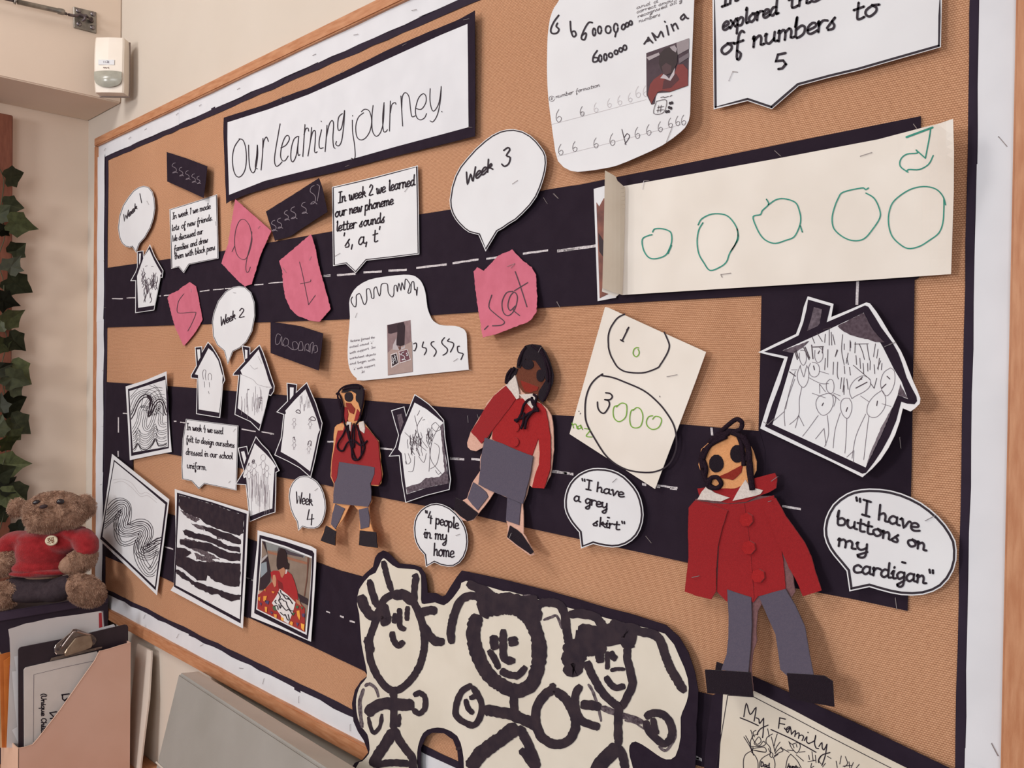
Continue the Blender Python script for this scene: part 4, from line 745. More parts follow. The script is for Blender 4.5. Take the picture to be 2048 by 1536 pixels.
# large brush painting of a family
ol = (IS('N','185,915 140,950 100,1010 80,1100 90,1220 120,1290 160,1350 190,1430 150,1480 100,1500 60,1560 20,1800 560,1800 540,1500 545,1400 580,1325 620,1298 700,1302 760,1345 790,1420 800,1536 805,1800')[0]
 +IS('O','100,1800 1380,1800 1420,1560 1432,1300 1430,1200 1440,1100 1445,940 1420,800 1370,650 1300,530 1200,440 1080,400 920,350 760,310 540,245 300,175 0,100')[0]
 +IS('N','1100,265 820,205 785,250 740,320 710,370 690,380 645,358 590,355 585,290 575,230 545,185 500,168 400,158 370,130 325,85 290,70 255,90 235,120 222,180 170,225 130,270 100,340 95,430 110,520 118,640 130,760 150,860')[0])
il = (IS('N','180,925 140,975 115,1040 108,1110 120,1200 150,1265 185,1310 198,1380 195,1440 150,1490 110,1530 70,1800 520,1800 518,1500 525,1390 560,1300 620,1268 700,1268 790,1320 825,1420 835,1536 838,1800')[0]
 +IS('O','180,1800 980,1800 950,1560 920,1450 918,1365 965,1332 1060,1385 1130,1435 1200,1470 1270,1445 1310,1300 1310,1150 1340,1070 1368,980 1365,850 1300,680 1190,505 900,430 600,345 430,300 0,180')[0]
 +IS('N','1100,345 850,275 810,320 760,390 700,440 640,420 565,432 545,400 545,240 500,197 390,190 330,150 300,125 280,135 240,220 200,240 130,330 115,430 130,500 145,700 175,850')[0])
big = Item('family_painting', 'large cut out brush painting of stick figures on black paper at the bottom middle', 'painting', ol, .0130, BLACK, grid=0, th=.0008)
big.patch('cream_paper', cat(il, 2, True), SUGAR, 2)
def strokes(fr, lst, lv=4, m=None):
    for i, (s, w_) in enumerate(lst):
        k = FR[fr][2]; V, F = [], []
        q = I(fr, s); q = cat(q, 5) if len(q) > 2 else q
        # ragged ribbon: sides wander like a bristle brush
        rr = random.Random(i*7+len(s)); L, R = [], []; q2 = []
        for j in range(len(q)-1):
            n = max(1, int(math.dist(q[j], q[j+1])/3.2)); q2 += [(q[j][0]+(q[j+1][0]-q[j][0])*t/n, q[j][1]+(q[j+1][1]-q[j][1])*t/n) for t in range(n)]
        q2.append(q[-1]); wa = w_/k*.5*(1.2 if m is None else 1); o = 0
        for j, c_ in enumerate(q2):
            a = Vector(q2[max(0,j-1)]); b_ = Vector(q2[min(len(q2)-1,j+1)]); t = (b_-a).normalized(); nn = Vector((-t.y, t.x)); e_ = min(1, .55+.25*min(j, len(q2)-1-j))
            L.append(Vector(c_)+nn*(wa*e_+rr.uniform(-.09,.09)*wa+rr.uniform(-.5,.5))); R.append(Vector(c_)-nn*(wa*e_+rr.uniform(-.09,.09)*wa+rr.uniform(-.5,.5)))
        V = []; F = []; o = 0
        for j in range(len(L)): V += [big.surf(L[j].x, L[j].y, lv*.00035+i*.00001), big.surf(R[j].x, R[j].y, lv*.00035+i*.00001)]
        F = [(2*j, 2*j+2, 2*j+3, 2*j+1) for j in range(len(L)-1)]
        mesh_obj('brush_stroke', V, F, [m or PAINT], big.o)
strokes('N', [('365,352 440,375 500,430 540,520 565,620 565,740 530,860 460,960 390,1010 320,1000 260,930 215,840 195,740 200,660 235,560 260,480 300,400 375,358',42),('290,140 305,200 320,260 350,350',34),('195,265 215,340 240,420 262,445',40),('500,228 510,260 500,330 500,420',38),('138,370 165,450 200,500 250,520',56),('290,430 300,500 310,540 270,550',60),('350,375 430,370 500,430',60),('540,490 600,475 655,478',50),('560,570 600,640 640,680 705,688',50),
 ('180,650 200,720 200,760',50),('370,492 368,530 362,562',30),('455,445 452,490 450,545',28),('400,458 400,520 405,585 445,600',30),('352,615 358,670 395,712 430,680',34),('355,1005 365,1100 360,1200 362,1280',42),('175,1175 240,1120 320,1100 400,1110 500,1110',68),('495,1050 535,1030 570,1060 572,1130 530,1170 490,1140',32),('190,1190 205,1260 230,1300 270,1250 282,1170',22),('362,1280 320,1350 260,1440 215,1525',60),('365,1270 400,1350 450,1420 490,1480 490,1580',45),('220,1520 350,1500 480,1510',40),('400,1170 395,1260',22),
 ('925,500 900,600 905,700 945,820 1010,920 1100,985 1200,1015 1290,970 1330,860 1345,740 1320,620 1270,520 1190,470',80),('930,470 1030,440 1150,430 1250,470 1330,560',120),('755,700 745,610 770,500 810,410 880,375 950,395 1010,450',46),('855,288 930,325 990,350 1060,420',52),('1210,440 1250,405 1330,395',44),('1040,640 1035,690 1048,740',50),('1160,650 1165,680 1172,715',56),('1100,600 1098,700 1108,800 1180,815',44),('1080,875 1130,905 1200,910 1250,850',42),('1000,740 1040,800 1070,870',38),
 ('1165,1010 1170,1090 1172,1180',46),('960,1140 1060,1158 1160,1175 1240,1210 1340,1250',62),('890,975 820,1020 785,1100 780,1180 840,1230 905,1245 950,1170 945,1080 890,985',36),('845,1070 860,1130 900,1170',30),('870,1065 920,1055',34),('1195,1250 1110,1320 1010,1390 940,1450 870,1540',84),('1200,1255 1250,1340 1290,1430 1330,1540',54),('780,1410 815,1398',22)])
strokes('N', [('165,985 200,970 240,1000 260,1060',22),('160,1000 135,1080 138,1180 150,1265',26)], 3.4, DRY)
strokes('O', [('205,250 185,330 170,420 120,450',62),('210,520 215,650 205,800 150,900 60,950',80),('195,330 230,275 300,265 370,280 415,340 430,450 455,600',56),('420,660 520,620 640,600 740,590',130),('520,480 620,490 700,520 800,500',90),('760,430 840,470 920,500 890,620',96),('440,740 480,790 540,740',90),('450,360 540,350 650,375 700,430 750,490',58),
 ('905,440 1010,490 1120,520 1170,600 1210,720 1270,840 1345,955',58),('590,715 620,800 680,910 750,1000 845,1065 900,990 940,900 925,800 900,700 905,600',54),('680,645 690,690 695,730',56),('770,640 790,680 820,700',44),('745,640 748,720 745,780',32),('735,830 770,890 820,920 885,905',42),('770,790 820,775 885,778',26),('840,1060 830,1150 830,1260 835,1370',54),
 ('340,930 270,970 210,1060 195,1170 230,1280 310,1345 400,1350 470,1300 505,1210 490,1120 430,1010 340,935',62),('545,900 500,980 510,1100 560,1180 640,1210 690,1225',54),('540,1050 620,1055 700,1070',62),('0,1140 90,1160 160,1200 230,1230',64),('1035,1150 1100,1115 1180,1130 1235,1200 1240,1290 1190,1350 1120,1310 1060,1240 1040,1170',50),('1095,1150 1110,1220 1130,1280',40),
 ('830,1370 760,1440 690,1520 660,1600',100),('835,1370 870,1460 885,1580',56),('80,1390 130,1450 190,1540',52),('300,910 350,920',60)])
strokes('O', [('600,890 640,960 680,1080 700,1180',22),('255,400 310,380 360,370 400,470',22),('700,1070 780,1100 860,1130 960,1160 1020,1190',48),('1180,1120 1250,1190 1265,1300 1200,1400 1140,1370',22),('880,1170 960,1190 1030,1240',16),('100,290 90,230 150,215 190,240',24)], 3.4, DRY)
big.patch('painted_mass', rag(I('O','390,700 410,650 480,600 510,480 600,450 700,480 760,425 900,435 960,500 935,600 900,580 760,600 660,610 590,680 560,780 500,820 430,790'), 1.5, 5, seed=9), PAINT, 3.9)
# My Family page
it = Item('family_drawing', 'cream printed page headed My Family on black paper at the bottom right', 'drawing', [(1424,1391),(1506,1352),(1580,1386),(1706,1443),(1882,1528),(1990,1580),(1960,1700),(1400,1700),(1410,1500)], .0085, BLACK, th=.0006)
pg = I('c','42,62 110,45 440,0 1000,275 1500,540 2048,815 2600,1090 2500,1900 -60,1900')
it.patch('cream_page', pg, PAGE, 1)
it.ink('printed_frame', [I('c','-120,1500 -30,900 105,72'), I('c','105,72 460,95'), I('c','455,92 1000,375 1500,640 2048,920 2500,1150')], 1.5, INK, 2, False)
it.ink('printed_heading', IS('c','325,365 360,185 412,335 490,240 465,425|492,380 530,400 540,455 595,385|595,385 590,560 580,650|655,480 560,525 515,580 510,610|275,380 400,430 522,487|815,380 798,522|812,380 892,398|808,455 882,470|880,520 905,545 960,505 920,510 905,550 925,580 960,520 975,605|975,605 1005,570 1030,560 1020,635|1025,610 1065,585 1080,600 1070,660|1075,630 1115,615 1140,640 1120,690|1150,690 1185,640 1180,700 1205,730|1200,578 1203,582|1215,730 1290,690 1305,620 1290,720 1310,790 1345,800|1350,770 1390,720 1395,790 1420,815 1460,740|1460,740 1440,880 1410,980 1390,1030|1500,855 1400,885 1350,940 1345,990|695,540 1000,680 1310,850'), 2.3, INK, 2)
it.ink('drawn_people', IS('c','325,640 400,760 440,850|350,625 400,720|420,550 440,630 415,700 420,780|490,550 450,580 470,640|520,600 440,640 500,740 560,700 530,640 480,700 470,740 540,760 590,700 620,740 560,770 430,770|440,850 450,780|450,800 600,780 620,850 450,820 620,850|455,890 440,830 400,720|650,530 670,640|715,600 640,650 630,720 680,780 690,860 660,800|780,600 750,700 740,760|700,640 730,760 750,850|820,710 770,780 750,840|835,780 780,830 750,870|690,850 680,900 710,920 720,870 690,850|730,920 790,880|740,900 800,860 860,830 830,790 940,850|920,820 1000,830|940,705 970,780 1010,830 1050,860 1090,800 1090,740 1050,720 980,740 940,705|990,740 1010,790|1040,740 1050,780|1080,850 1160,840|1040,885 1140,970|'
 '430,830 350,880 320,960 320,1070|430,850 480,900 515,980 518,1070|680,870 590,920 545,980 535,1080|730,920 750,1000 745,1080|965,875 920,940 895,1070|970,880 1050,960 1110,1070|1210,890 1220,950|1255,840 1270,960|1300,890 1310,990|1200,980 1300,960|1390,890 1350,960 1380,1010|1440,1000 1400,1050|1250,1000 1240,1060 1280,1040|1585,970 1600,1060|1655,900 1635,1010|1710,910 1740,1000 1700,1050|1760,980 1770,1060|1820,990 1790,1060|1900,1015 1860,1065|1465,905 1515,935|1680,1040 1800,1030'), 1.5, INK, 2)
it.ink('written_names', text('c','Dad',555,1040,675,1065,34)+text('c','Aunty',918,1062,1080,1085,30), 2.2, INK, 2, False)

# ================================================================ felt dolls
class Doll:
    def __init__(s, label, fr, base, ramps, body, bm_, origin, lv=0):
        s.fr = fr; s.surf = board_surf(base, ramps); s.o = empty('felt_doll', P(*origin, base), label, 'doll', 'felt dolls on the board'); s.grid = 8
        s.felt('body', body, bm_, 0)
    def felt(s, name, pts, m, h, th=.0013, parent=None, label=None, jag=.35):
        q = pts if isinstance(pts, list) else I(s.fr, pts)
        V, F = sheet(s.surf, rag(q, jag, 6, seed=len(q)+int(h*10)), th, .0002+h*.0014, s.grid); o = mesh_obj(name, V, F, [m], parent or s.o)
        if label: o['label'] = label
        return o
    def yarn(s, strs, r=.0016, h=3.4, closed=False):
        mb = MB()
        for i, t in enumerate(IS(s.fr, strs)):
            q = cat(t, 4, closed) if len(t) > 2 else t
            mb.add(*tube([s.surf(x, y, h*.0014+.0008*math.sin(j*.9+i)) for j, (x, y) in enumerate(q)], r, 7))
        for t in range(1): pass
        return mb.obj('hair_yarn', [YARN], s.o, True)
    def staple(s, a, h=4.5):
        for t in a.split('|'):
            p_, q_ = I(s.fr, t); A, B = s.surf(*p_, h*.0014), s.surf(*q_, h*.0014); V, F = tube([A+Vector((0,.0015,0)), A, B, B+Vector((0,.0015,0))], .0004, 5); mesh_obj('staple', V, F, [STEEL], s.o)
d = Doll('smallest felt doll with long black wool hair, red top and grey skirt', 'K', .0100, [(700,860,720,1090,.016,1.3)],
 '590,385 660,402 700,395 725,410 762,460 800,510 832,545 845,650 848,700 862,800 850,870 830,892 770,885 770,950 780,1010 762,1040 760,1150 790,1240 820,1262 823,1372 683,1347 688,1230 690,1150 680,1080 640,1035 612,1040 570,1130 505,1225 500,1350 390,1318 408,1240 440,1200 480,1190 480,1060 492,1015 490,872 465,820 470,700 485,600 490,490 497,440 515,420 560,402', SKIN, (715,1090))
d.felt('head', '600,118 680,112 718,135 722,190 718,260 705,320 690,375 665,402 635,408 600,385 585,330 570,280 550,215 545,160', SKIN, 1)
d.felt('cardigan', '520,465 560,462 575,420 600,410 650,430 690,415 735,440 765,470 800,520 830,550 838,650 848,740 855,840 835,885 775,882 790,800 790,750 640,730 530,705 520,760 510,840 490,868 470,815 475,700 500,560', RED, 1)
d.felt('sleeve', '738,440 800,510 830,552 838,660 855,800 850,850 832,882 775,880 795,770 780,680 765,600', RED, 1.4)
d.felt('side_hair_band', '548,285 585,285 600,340 590,395 548,410', RED, 2); d.felt('side_hair_band', '668,300 690,330 672,385 645,392', RED, 2)
d.felt('collar', '590,395 622,398 618,470 585,428', WFELT, 2); d.felt('collar', '678,402 715,393 728,450 722,487 690,462', WFELT, 2)
d.felt('skirt', '530,705 640,722 740,738 803,748 800,800 782,845 768,875 775,935 775,1000 752,1050 620,1038 485,1022 488,930 495,870 515,830', GREY, 2)
d.felt('sock', '500,1030 575,1065 540,1140 500,1222 468,1185 480,1100', GREY, 1); d.felt('sock', '680,1072 752,1055 762,1140 758,1205 695,1222 690,1150', GREY, 1)
d.felt('shoe', '430,1195 505,1240 497,1350 440,1330 390,1312 410,1250', BFELT, 1.5, jag=.6); d.felt('shoe', '690,1232 760,1240 815,1248 822,1366 750,1358 683,1343', BFELT, 1.5, jag=.5)
d.felt('eye', IE('K',603,207,32,38), BFELT, 2); d.felt('eye', IE('K',683,215,26,38), BFELT, 2)
d.felt('mouth', '580,252 620,255 650,298 640,338 612,325 585,285', LIP, 2)
d.felt('fringe', '545,175 570,135 610,118 690,118 716,150 716,240 690,300 675,240 660,180 620,160 575,175', BFELT, 2.6)
d.yarn('545,300 520,200 545,145 600,118 680,115 718,150 715,240 700,310 690,370 660,420|510,185 530,180 560,270 565,380 600,500 625,600 635,680 680,685 725,600 700,520 660,420|590,430 560,500 522,560 522,605 560,620 595,560 640,540 700,580 745,545|640,420 628,520 640,600 650,520 645,410|600,420 610,520 640,640 665,690 700,660 700,560 680,480|545,260 555,340 550,400|560,150 620,135 690,140|525,215 548,280', .0016)
d.staple('735,150 718,145')
d = Doll('middle felt doll with brown face, white collar, red cardigan and grey skirt', 'L', .0110, [(990,960,1000,1110,.016,1.4),(990,960,920,1010,.010,1.4)],
 '500,300 440,350 400,380 330,450 305,480 290,520 240,600 200,665 178,735 180,765 200,785 235,792 275,770 300,730 345,650 335,690 295,760 262,830 262,920 235,960 210,1000 175,1100 150,1112 90,1180 150,1245 185,1250 215,1245 250,1200 300,1140 355,1060 440,1095 437,1180 435,1250 445,1282 437,1360 500,1410 590,1476 615,1468 598,1425 560,1350 545,1330 545,1240 540,1140 565,1080 590,980 588,1015 600,1028 680,1032 700,990 722,950 735,850 742,780 740,660 735,600 728,560 700,515 660,480 600,440', PSKIN, (1000,1110))
d.felt('head', '500,290 505,230 520,180 560,115 600,100 650,100 690,150 720,220 738,280 735,350 700,420 660,450 600,440 540,405 510,360', BSKIN, 1)
d.felt('hair', '500,245 508,190 528,140 560,100 600,92 655,98 690,145 720,215 740,290 736,350 700,430 670,475 655,460 640,440 645,400 665,370 690,330 680,290 650,240 622,200 560,190 535,225 520,250', BFELT, 2.2)
d.felt('hair', '428,350 432,300 455,265 480,240 505,255 495,290 465,335', BFELT, 2.2)
d.felt('cardigan', '430,370 500,450 560,445 620,468 660,480 690,520 700,600 655,680 630,740 600,822 520,790 450,760 340,715 345,650 300,600 320,480', BRED, 1)
d.felt('sleeve', '430,365 500,440 482,470 430,540 345,650 310,700 270,742 235,700 200,665 250,590 290,515 350,430', RED, 1.8)
d.felt('sleeve', '635,640 665,560 690,525 705,600 720,700 722,820 720,900 700,970 680,1035 600,1030 620,950 645,880 652,800', BRED, 1.8)
d.felt('collar', '490,295 505,350 515,400 515,445 500,452 465,405 430,360', WFELT, 2.4); d.felt('collar', '515,422 600,415 630,422 628,470 600,515 570,480 545,450', WFELT, 2.4)
d.felt('skirt', '292,703 400,740 500,785 608,825 585,960 540,1138 480,1110 400,1078 330,1050 250,1010 262,920 265,850', GREY, 2.4)
d.felt('sock', '215,995 260,1025 300,1060 313,1090 245,1178 210,1140 178,1100', GREY, 1.2, jag=.2); d.felt('sock', '440,1090 528,1135 520,1210 515,1275 470,1258 430,1245', GREY, 1.2, jag=.2)
d.felt('shoe', '100,1095 150,1118 200,1160 248,1200 215,1235 180,1250 130,1215 90,1175', BFELT, 1.6); d.felt('shoe', '455,1277 500,1305 530,1330 575,1400 610,1450 590,1465 510,1410 437,1352', BFELT, 1.6)
d.felt('eye', IE('L',572,225,38,34), BFELT, 2); d.felt('eye', IE('L',655,298,26,42), BFELT, 2)
d.felt('mouth', '525,328 560,340 600,355 642,372 635,395 590,408 555,402 535,360', LIP, 1.6)
d.felt('button', IE('L',487,732,27,30), BRED, 2.6, jag=.1); d.felt('button', IE('L',497,635,20,28), BRED, 2.6, jag=.1)
d.yarn('500,600 530,550 548,490 580,455 612,465 622,510 590,550 565,590 555,645|488,590 540,572 580,545 620,528 645,528|528,648 545,600 550,540|600,440 605,480 640,520|610,420 630,440 620,480', .0018)
d.yarn('470,250 440,290 430,345 445,330|485,250 460,290 450,320|650,110 690,180 720,280 715,380 680,460|560,110 530,170 515,230|600,100 670,160 700,260 705,340', .0018, 3)
d.staple('660,112 642,146|465,1328 452,1360')
d = Doll('largest felt doll in a long red coat with white collar and grey trousers', 'M', .0130, [(1500,1120,1520,1400,.028,1.3)],
 '130,455 250,440 400,440 530,440 590,540 610,700 640,930 600,1000 520,960 470,990 450,1030 440,1130 445,1180 425,1240 415,1330 427,1440 400,1450 380,1300 390,1100 400,1000 295,985 240,935 240,700 125,640', MAROON, (1520,1400))
d.felt('head', '145,280 160,200 215,150 280,112 350,110 390,150 425,210 443,265 442,310 405,375 330,402 250,402 190,362 160,325', SKIN, 2)
d.felt('coat', '128,462 220,478 290,482 380,477 530,437 550,540 562,650 580,780 592,920 520,935 450,955 428,985 290,980 240,930 245,800 250,700 200,560', RED, 1)
d.felt('sleeve', '95,500 125,465 210,485 295,515 265,610 243,700 235,820 235,930 210,970 130,950 75,930 85,840 95,760 92,620', RED, 2.4)
d.felt('sleeve', '470,490 500,462 540,450 590,540 640,610 690,680 722,750 745,830 775,925 680,955 650,880 610,810 575,730 550,680 515,590', RED, 2)
d.felt('neckline', '140,402 200,395 260,392 400,360 460,342 535,322 548,345 543,400 500,425 440,445 390,470 300,478 220,462 150,440', RED, 1.6)
d.felt('front_flap', '365,485 380,478 400,620 415,760 430,960 420,985 405,800 390,640', RED, 1.5, jag=.2)
d.felt('collar', '140,458 160,420 185,392 230,425 305,450 260,468', WFELT, 2.8); d.felt('collar', '320,465 350,410 385,358 410,395 475,412 462,432 410,446', WFELT, 2.8)
d.felt('mouth', '238,345 300,318 372,280 365,320 335,350 320,360 290,352', LIP, 2.8)
d.felt('eye', IE('M',236,275,37,46), BFELT, 3); d.felt('eye', IE('M',344,225,37,46), BFELT, 3)
for x, y in ((390,562),(402,705),(450,850)): d.felt('button', IE('M',x,y,35,36,.3,7), BRED, 3.2, th=.003, jag=.15)
d.felt('trouser_leg', '292,920 350,940 415,960 418,1100 412,1220 400,1342 330,1338 262,1332 290,1250 298,1170 300,1050', GREY, 2.2, jag=.2); d.felt('trouser_leg', '455,955 520,935 590,917 640,1000 690,1110 710,1230 735,1362 660,1360 600,1362 565,1330 555,1250 540,1150 500,1060', GREY, 2.2, jag=.2)
d.felt('shoe', '178,1330 290,1336 410,1345 425,1468 310,1460 190,1450', BFELT, 2.8, jag=.2); d.felt('shoe', '598,1348 700,1354 790,1362 832,1390 840,1520 720,1500 615,1478', BFELT, 2.8, jag=.2); d.felt('shoe_tab', '238,1290 270,1302 262,1335 232,1332', BFELT, 1.5)
d.yarn('290,135 220,170 175,215 165,290 185,360 215,395 245,398 262,375 240,345 210,350 200,385|200,165 250,120 300,75 340,48 368,62 362,98 320,112 260,125 210,160|330,112 370,140 400,200 412,270 418,340 425,405|345,120 365,170 375,230 378,285|170,250 185,300 180,340|300,120 240,150 195,195 170,250|200,350 195,390 225,400', .0026, 3.6)
d.yarn('318,115 385,150 408,230 405,300 422,410|180,200 160,250 172,300|375,130 400,190 398,260', .0030, 3.6)
d.staple('518,365 550,342|112,858 148,850|502,470 516,466')
# ================================================================ corner at the left
# wooden upright on the side wall, behind the ivy
yb = PX(24, 600, XL+.03).y
e0_ = PX(0, 1224, -2.30).z+.004
wf = empty('wooden_noticeboard', (XL, yb-.3, 1.0), 'reddish wooden framed panel on the side wall behind the hanging ivy', 'noticeboard')
zt = PX(12, 228, XL+.03).z
box('frame_rail', (XL+.0005, yb-.045, e0_), (XL+.03, yb, zt), DWOOD, wf, .002)
box('frame_rail', (XL+.0005, yb-1.2, zt-.045), (XL+.028, yb-.045, zt), DWOOD, wf, .002)
box('panel', (XL+.0005, yb-1.2, e0_), (XL+.012, yb-.044, zt-.044), mat('brown_panel', '#8d6a55', .8), wf)
# ivy garland: one object per leaf, shared mesh variants
LEAFM = [mat('ivy_leaf', '#53573f', .5, '#454936', 90), mat('ivy_leaf_light', '#70764f', .5, '#5b6143', 90), mat('ivy_leaf_dark', '#434536', .5, '#393b31', 90)]
iv = empty('hanging_ivy', PX(10, 700, XL+.06), 'trailing garland of dark green artificial ivy hanging at the left edge', 'ivy')
stem = [PX(x, y, XL+.045) for x, y in cat([(-6,330),(8,360),(2,420),(10,470),(-4,520),(8,570),(4,640),(14,680),(2,740),(10,800),(4,860),(12,900),(0,960),(8,1020),(-4,1070)], 4)]
V, F = tube(stem, .0013, 6); mesh_obj('stem', V, F, [mat('ivy_stem', '#4b4a35', .7)], iv)
lobes = [(0,-.22),(.24,-.36),(.44,-.26),(.44,-.02),(.60,.20),(.34,.34),(.14,.60),(.0,.86),(-.14,.60),(-.34,.34),(-.60,.20),(-.44,-.02),(-.44,-.26),(-.24,-.36)]
def leafmesh(k):
    bm = bmesh.new(); rr = random.Random(k)
    q = [(a*(1+rr.uniform(-.1,.1)), b_*(1+rr.uniform(-.08,.08))) for a, b_ in lobes]
    up = []
    for a, b_ in q: up.append(bm.verts.new((a, b_, .10*abs(a)-.16*b_*b_+.03*math.sin(9*a+k))))
    c0 = bm.verts.new((0, .08, -.06)); n = len(up)
    for i in range(n): bm.faces.new((c0, up[i], up[(i+1) % n]))
    bmesh.ops.solidify(bm, geom=bm.faces[:], thickness=.02); bmesh.ops.recalc_face_normals(bm, faces=bm.faces[:])
    me = bpy.data.meshes.new('ivy_leaf'); bm.to_mesh(me); bm.free()
    me.polygons.foreach_set('use_smooth', [False]*len(me.polygons)); return me
LM = [leafmesh(k) for k in range(3)]
for i, me in enumerate(LM): me.materials.append(LEAFM[i])
leaves = [(20,354,34,200,0),(16,410,32,230,0),(30,447,42,235,1),(2,460,26,200,2),(30,503,30,180,0),(20,535,34,170,2),(26,564,44,255,0),(4,600,36,240,2),(18,640,36,190,1),(-2,650,30,160,0),
 (26,679,36,265,0),(0,690,30,200,1),(30,738,44,270,1),(22,755,40,250,0),(26,778,30,190,0),(16,812,44,200,0),(0,815,30,140,2),(30,845,42,265,0),(20,862,40,200,1),(10,888,32,200,1),
 (12,930,46,225,1),(-2,950,36,200,0),(6,975,34,190,2),(30,985,42,275,0),(10,992,36,240,1),(4,1010,32,190,0),(2,1030,30,210,0),(34,1052,26,290,2),(-6,430,34,180,0),(-8,740,36,200,2),(-6,860,34,150,0)]
for i, (px, py, s, rot, k) in enumerate(leaves):
    i += 1; o = bpy.data.objects.new('leaf', LM[k]); C.objects.link(o); o.parent = iv
    d_ = PX(px, py, XL+.062+.018*math.sin(i*2.3))
    sc_ = s*1.15/FPX*2.25
    R = Matrix.Rotation(math.radians(90+12*math.sin(i*1.7)), 4, 'Z') @ Matrix.Rotation(math.radians(90+14*math.sin(i*2.9)), 4, 'X')
    R = R @ Matrix.Rotation(math.radians(-(rot-135)), 4, 'Z') @ Matrix.Rotation(math.radians(20*math.sin(i)), 4, 'Y')
    o.matrix_local = Matrix.Translation(d_-iv.location) @ R @ Matrix.Scale(sc_, 4)

# ---------------------------------------------------------------- bracket and turnbuckle on the beam
s_ = x_surf(XB+.004)
lk = empty('turnbuckle_stay', s_(170, 40), 'steel turnbuckle stay bolted to the beam with a square plate at top left', 'bracket')
GALV = mat('galvanised_steel', '#9a948c', .42, '#7d7872', 60, metal=.75)
DSTEEL = mat('dull_dark_steel', '#6f6466', .4, '#5a5053', 90, metal=.7)
V, F = sheet(s_, I('b','1005,88 1320,165 1320,458 1010,378'), .004); o = mesh_obj('wall_plate', V, F, [GALV], lk); bevel(o, .0012, 1)
for x, y in ((1070,145),(1270,190),(1080,325),(1265,375)):
    p0 = s_(*I('b', '%g,%g' % (x,y))[0], 0); bm = bmesh.new(); bmesh.ops.create_uvsphere(bm, u_segments=14, v_segments=8, radius=.0065)
    for v in bm.verts: v.co.x *= .55
    me = bpy.data.meshes.new('screw'); bm.to_mesh(me); bm.free(); o = link('screw', me, [mat('screw_steel', '#8d8587', .25, '#7a7275', 90, metal=.9)], lk, p0-lk.location); me.polygons.foreach_set('use_smooth', [True]*len(me.polygons))
    V, F = tube([p0+Vector((.0034,-.004,0)), p0+Vector((.0034,.004,0))], .0006, 5); mesh_obj('screw_slot', V, F, [YARN], o) if False else None
V, F = tube([s_(*I('b', t)[0], l) for t, l in (('1100,200',0),('1110,215',.010),('1180,225',.018),('1245,260',.014),('1250,290',0))], .005, 10); mesh_obj('staple_loop', V, F, [DSTEEL], lk, smooth=True)
V, F = tube(cat([s_(*I('b', t)[0], l) for t, l in (('1120,285',.020),('1160,260',.024),('1150,225',.024),('1090,200',.022),('1040,215',.02),('960,205',.02),('870,178',.02))], 4), .0036, 8); mesh_obj('hook_rod', V, F, [DSTEEL], lk, smooth=True)
pts = [s_(*I('b', t)[0], .02) for t in ('878,170','850,163','800,150','780,144','240,25','215,20','190,10')]
V, F = tube(pts, [.0065,.0075,.0075,.0058,.0058,.0072,.006], 12); mesh_obj('turnbuckle_barrel', V, F, [GALV], lk, smooth=True)
V, F = tube([s_(*I('b', t)[0], .02) for t in ('205,15','100,-8','-100,-58','-500,-150')], .0034, 8); mesh_obj('hook_rod', V, F, [DSTEEL], lk, smooth=True)

# ---------------------------------------------------------------- movement sensor across the corner
th = math.radians(45); nn = Vector((math.sin(th), -math.cos(th), 0)); rr_ = Vector((math.cos(th), math.sin(th), 0)); up_ = Vector((0,0,1))
S0 = PD(221, 132, 2.135)
se = empty('motion_sensor', S0-nn*.02, 'white plastic motion sensor with grey curved lens mounted across the wall corner', 'sensor')
hw, hh = .0362, .0665
def sp_(u, v, d): return S0+rr_*(u*hw)+up_*(v*hh)+nn*d
mb = MB(); prof = []
for j in range(13):
    v = -1+2*j/12; dep = .004+.006*math.cos(v*1.2); wd = 1-.04*abs(v)**6
    prof.append((v, dep, wd))
V = []
for v, dep, wd in prof:
    V += [sp_(-wd, v, -.022), sp_(-wd, v, dep-.003), sp_(-wd*.9, v, dep), sp_(0, v, dep+.002), sp_(wd*.9, v, dep), sp_(wd, v, dep-.003), sp_(wd, v, -.022)]
F = [(i*7+k, i*7+k+1, (i+1)*7+k+1, (i+1)*7+k) for i in range(12) for k in range(6)]+[(i*7+6, i*7, (i+1)*7, (i+1)*7+6) for i in range(12)]+[tuple(range(7))[::-1], tuple(84+i for i in range(7))]
SENS = mat('sensor_plastic', '#e6dbcf', .4, '#e2d6c9', 20, spec=.5)
mesh_obj('housing', V, F, [SENS], se, smooth=False)
mesh_obj('back_plate', boxv((0,0,0),(1,1,1)) and [sp_(a*1.03, b_*1.02-.02, d_) for d_ in (-.026,-.0225) for a, b_ in ((-1,-1),(1,-1),(1,1),(-1,1))], [(0,1,2,3),(4,7,6,5),(0,4,5,1),(1,5,6,2),(2,6,7,3),(3,7,4,0)], [mat('sensor_base','#8d7d76',.6)], se)
V = []; F = []
nu, nv = 16, 8
for j in range(nv+1):
    for i in range(nu+1):
        u = -1+2*i/nu; t = j/nv; vb = -.56-.28*math.sqrt(max(0, 1-u*u)); vt = -.27+.035*(1-u*u)
        v = vt+(vb-vt)*t
        V.append(sp_(u*.93, v, .0118+.010*math.cos(u*1.4)*math.sin(math.pi*(.08+t*.84))))
F = [(j*(nu+1)+i, j*(nu+1)+i+1, (j+1)*(nu+1)+i+1, (j+1)*(nu+1)+i) for j in range(nv) for i in range(nu)]
o = mesh_obj('lens', V, F, [mat('sensor_lens', '#a9a79b', .22, '#9d9b90', 60, spec=.7)], se, smooth=True)
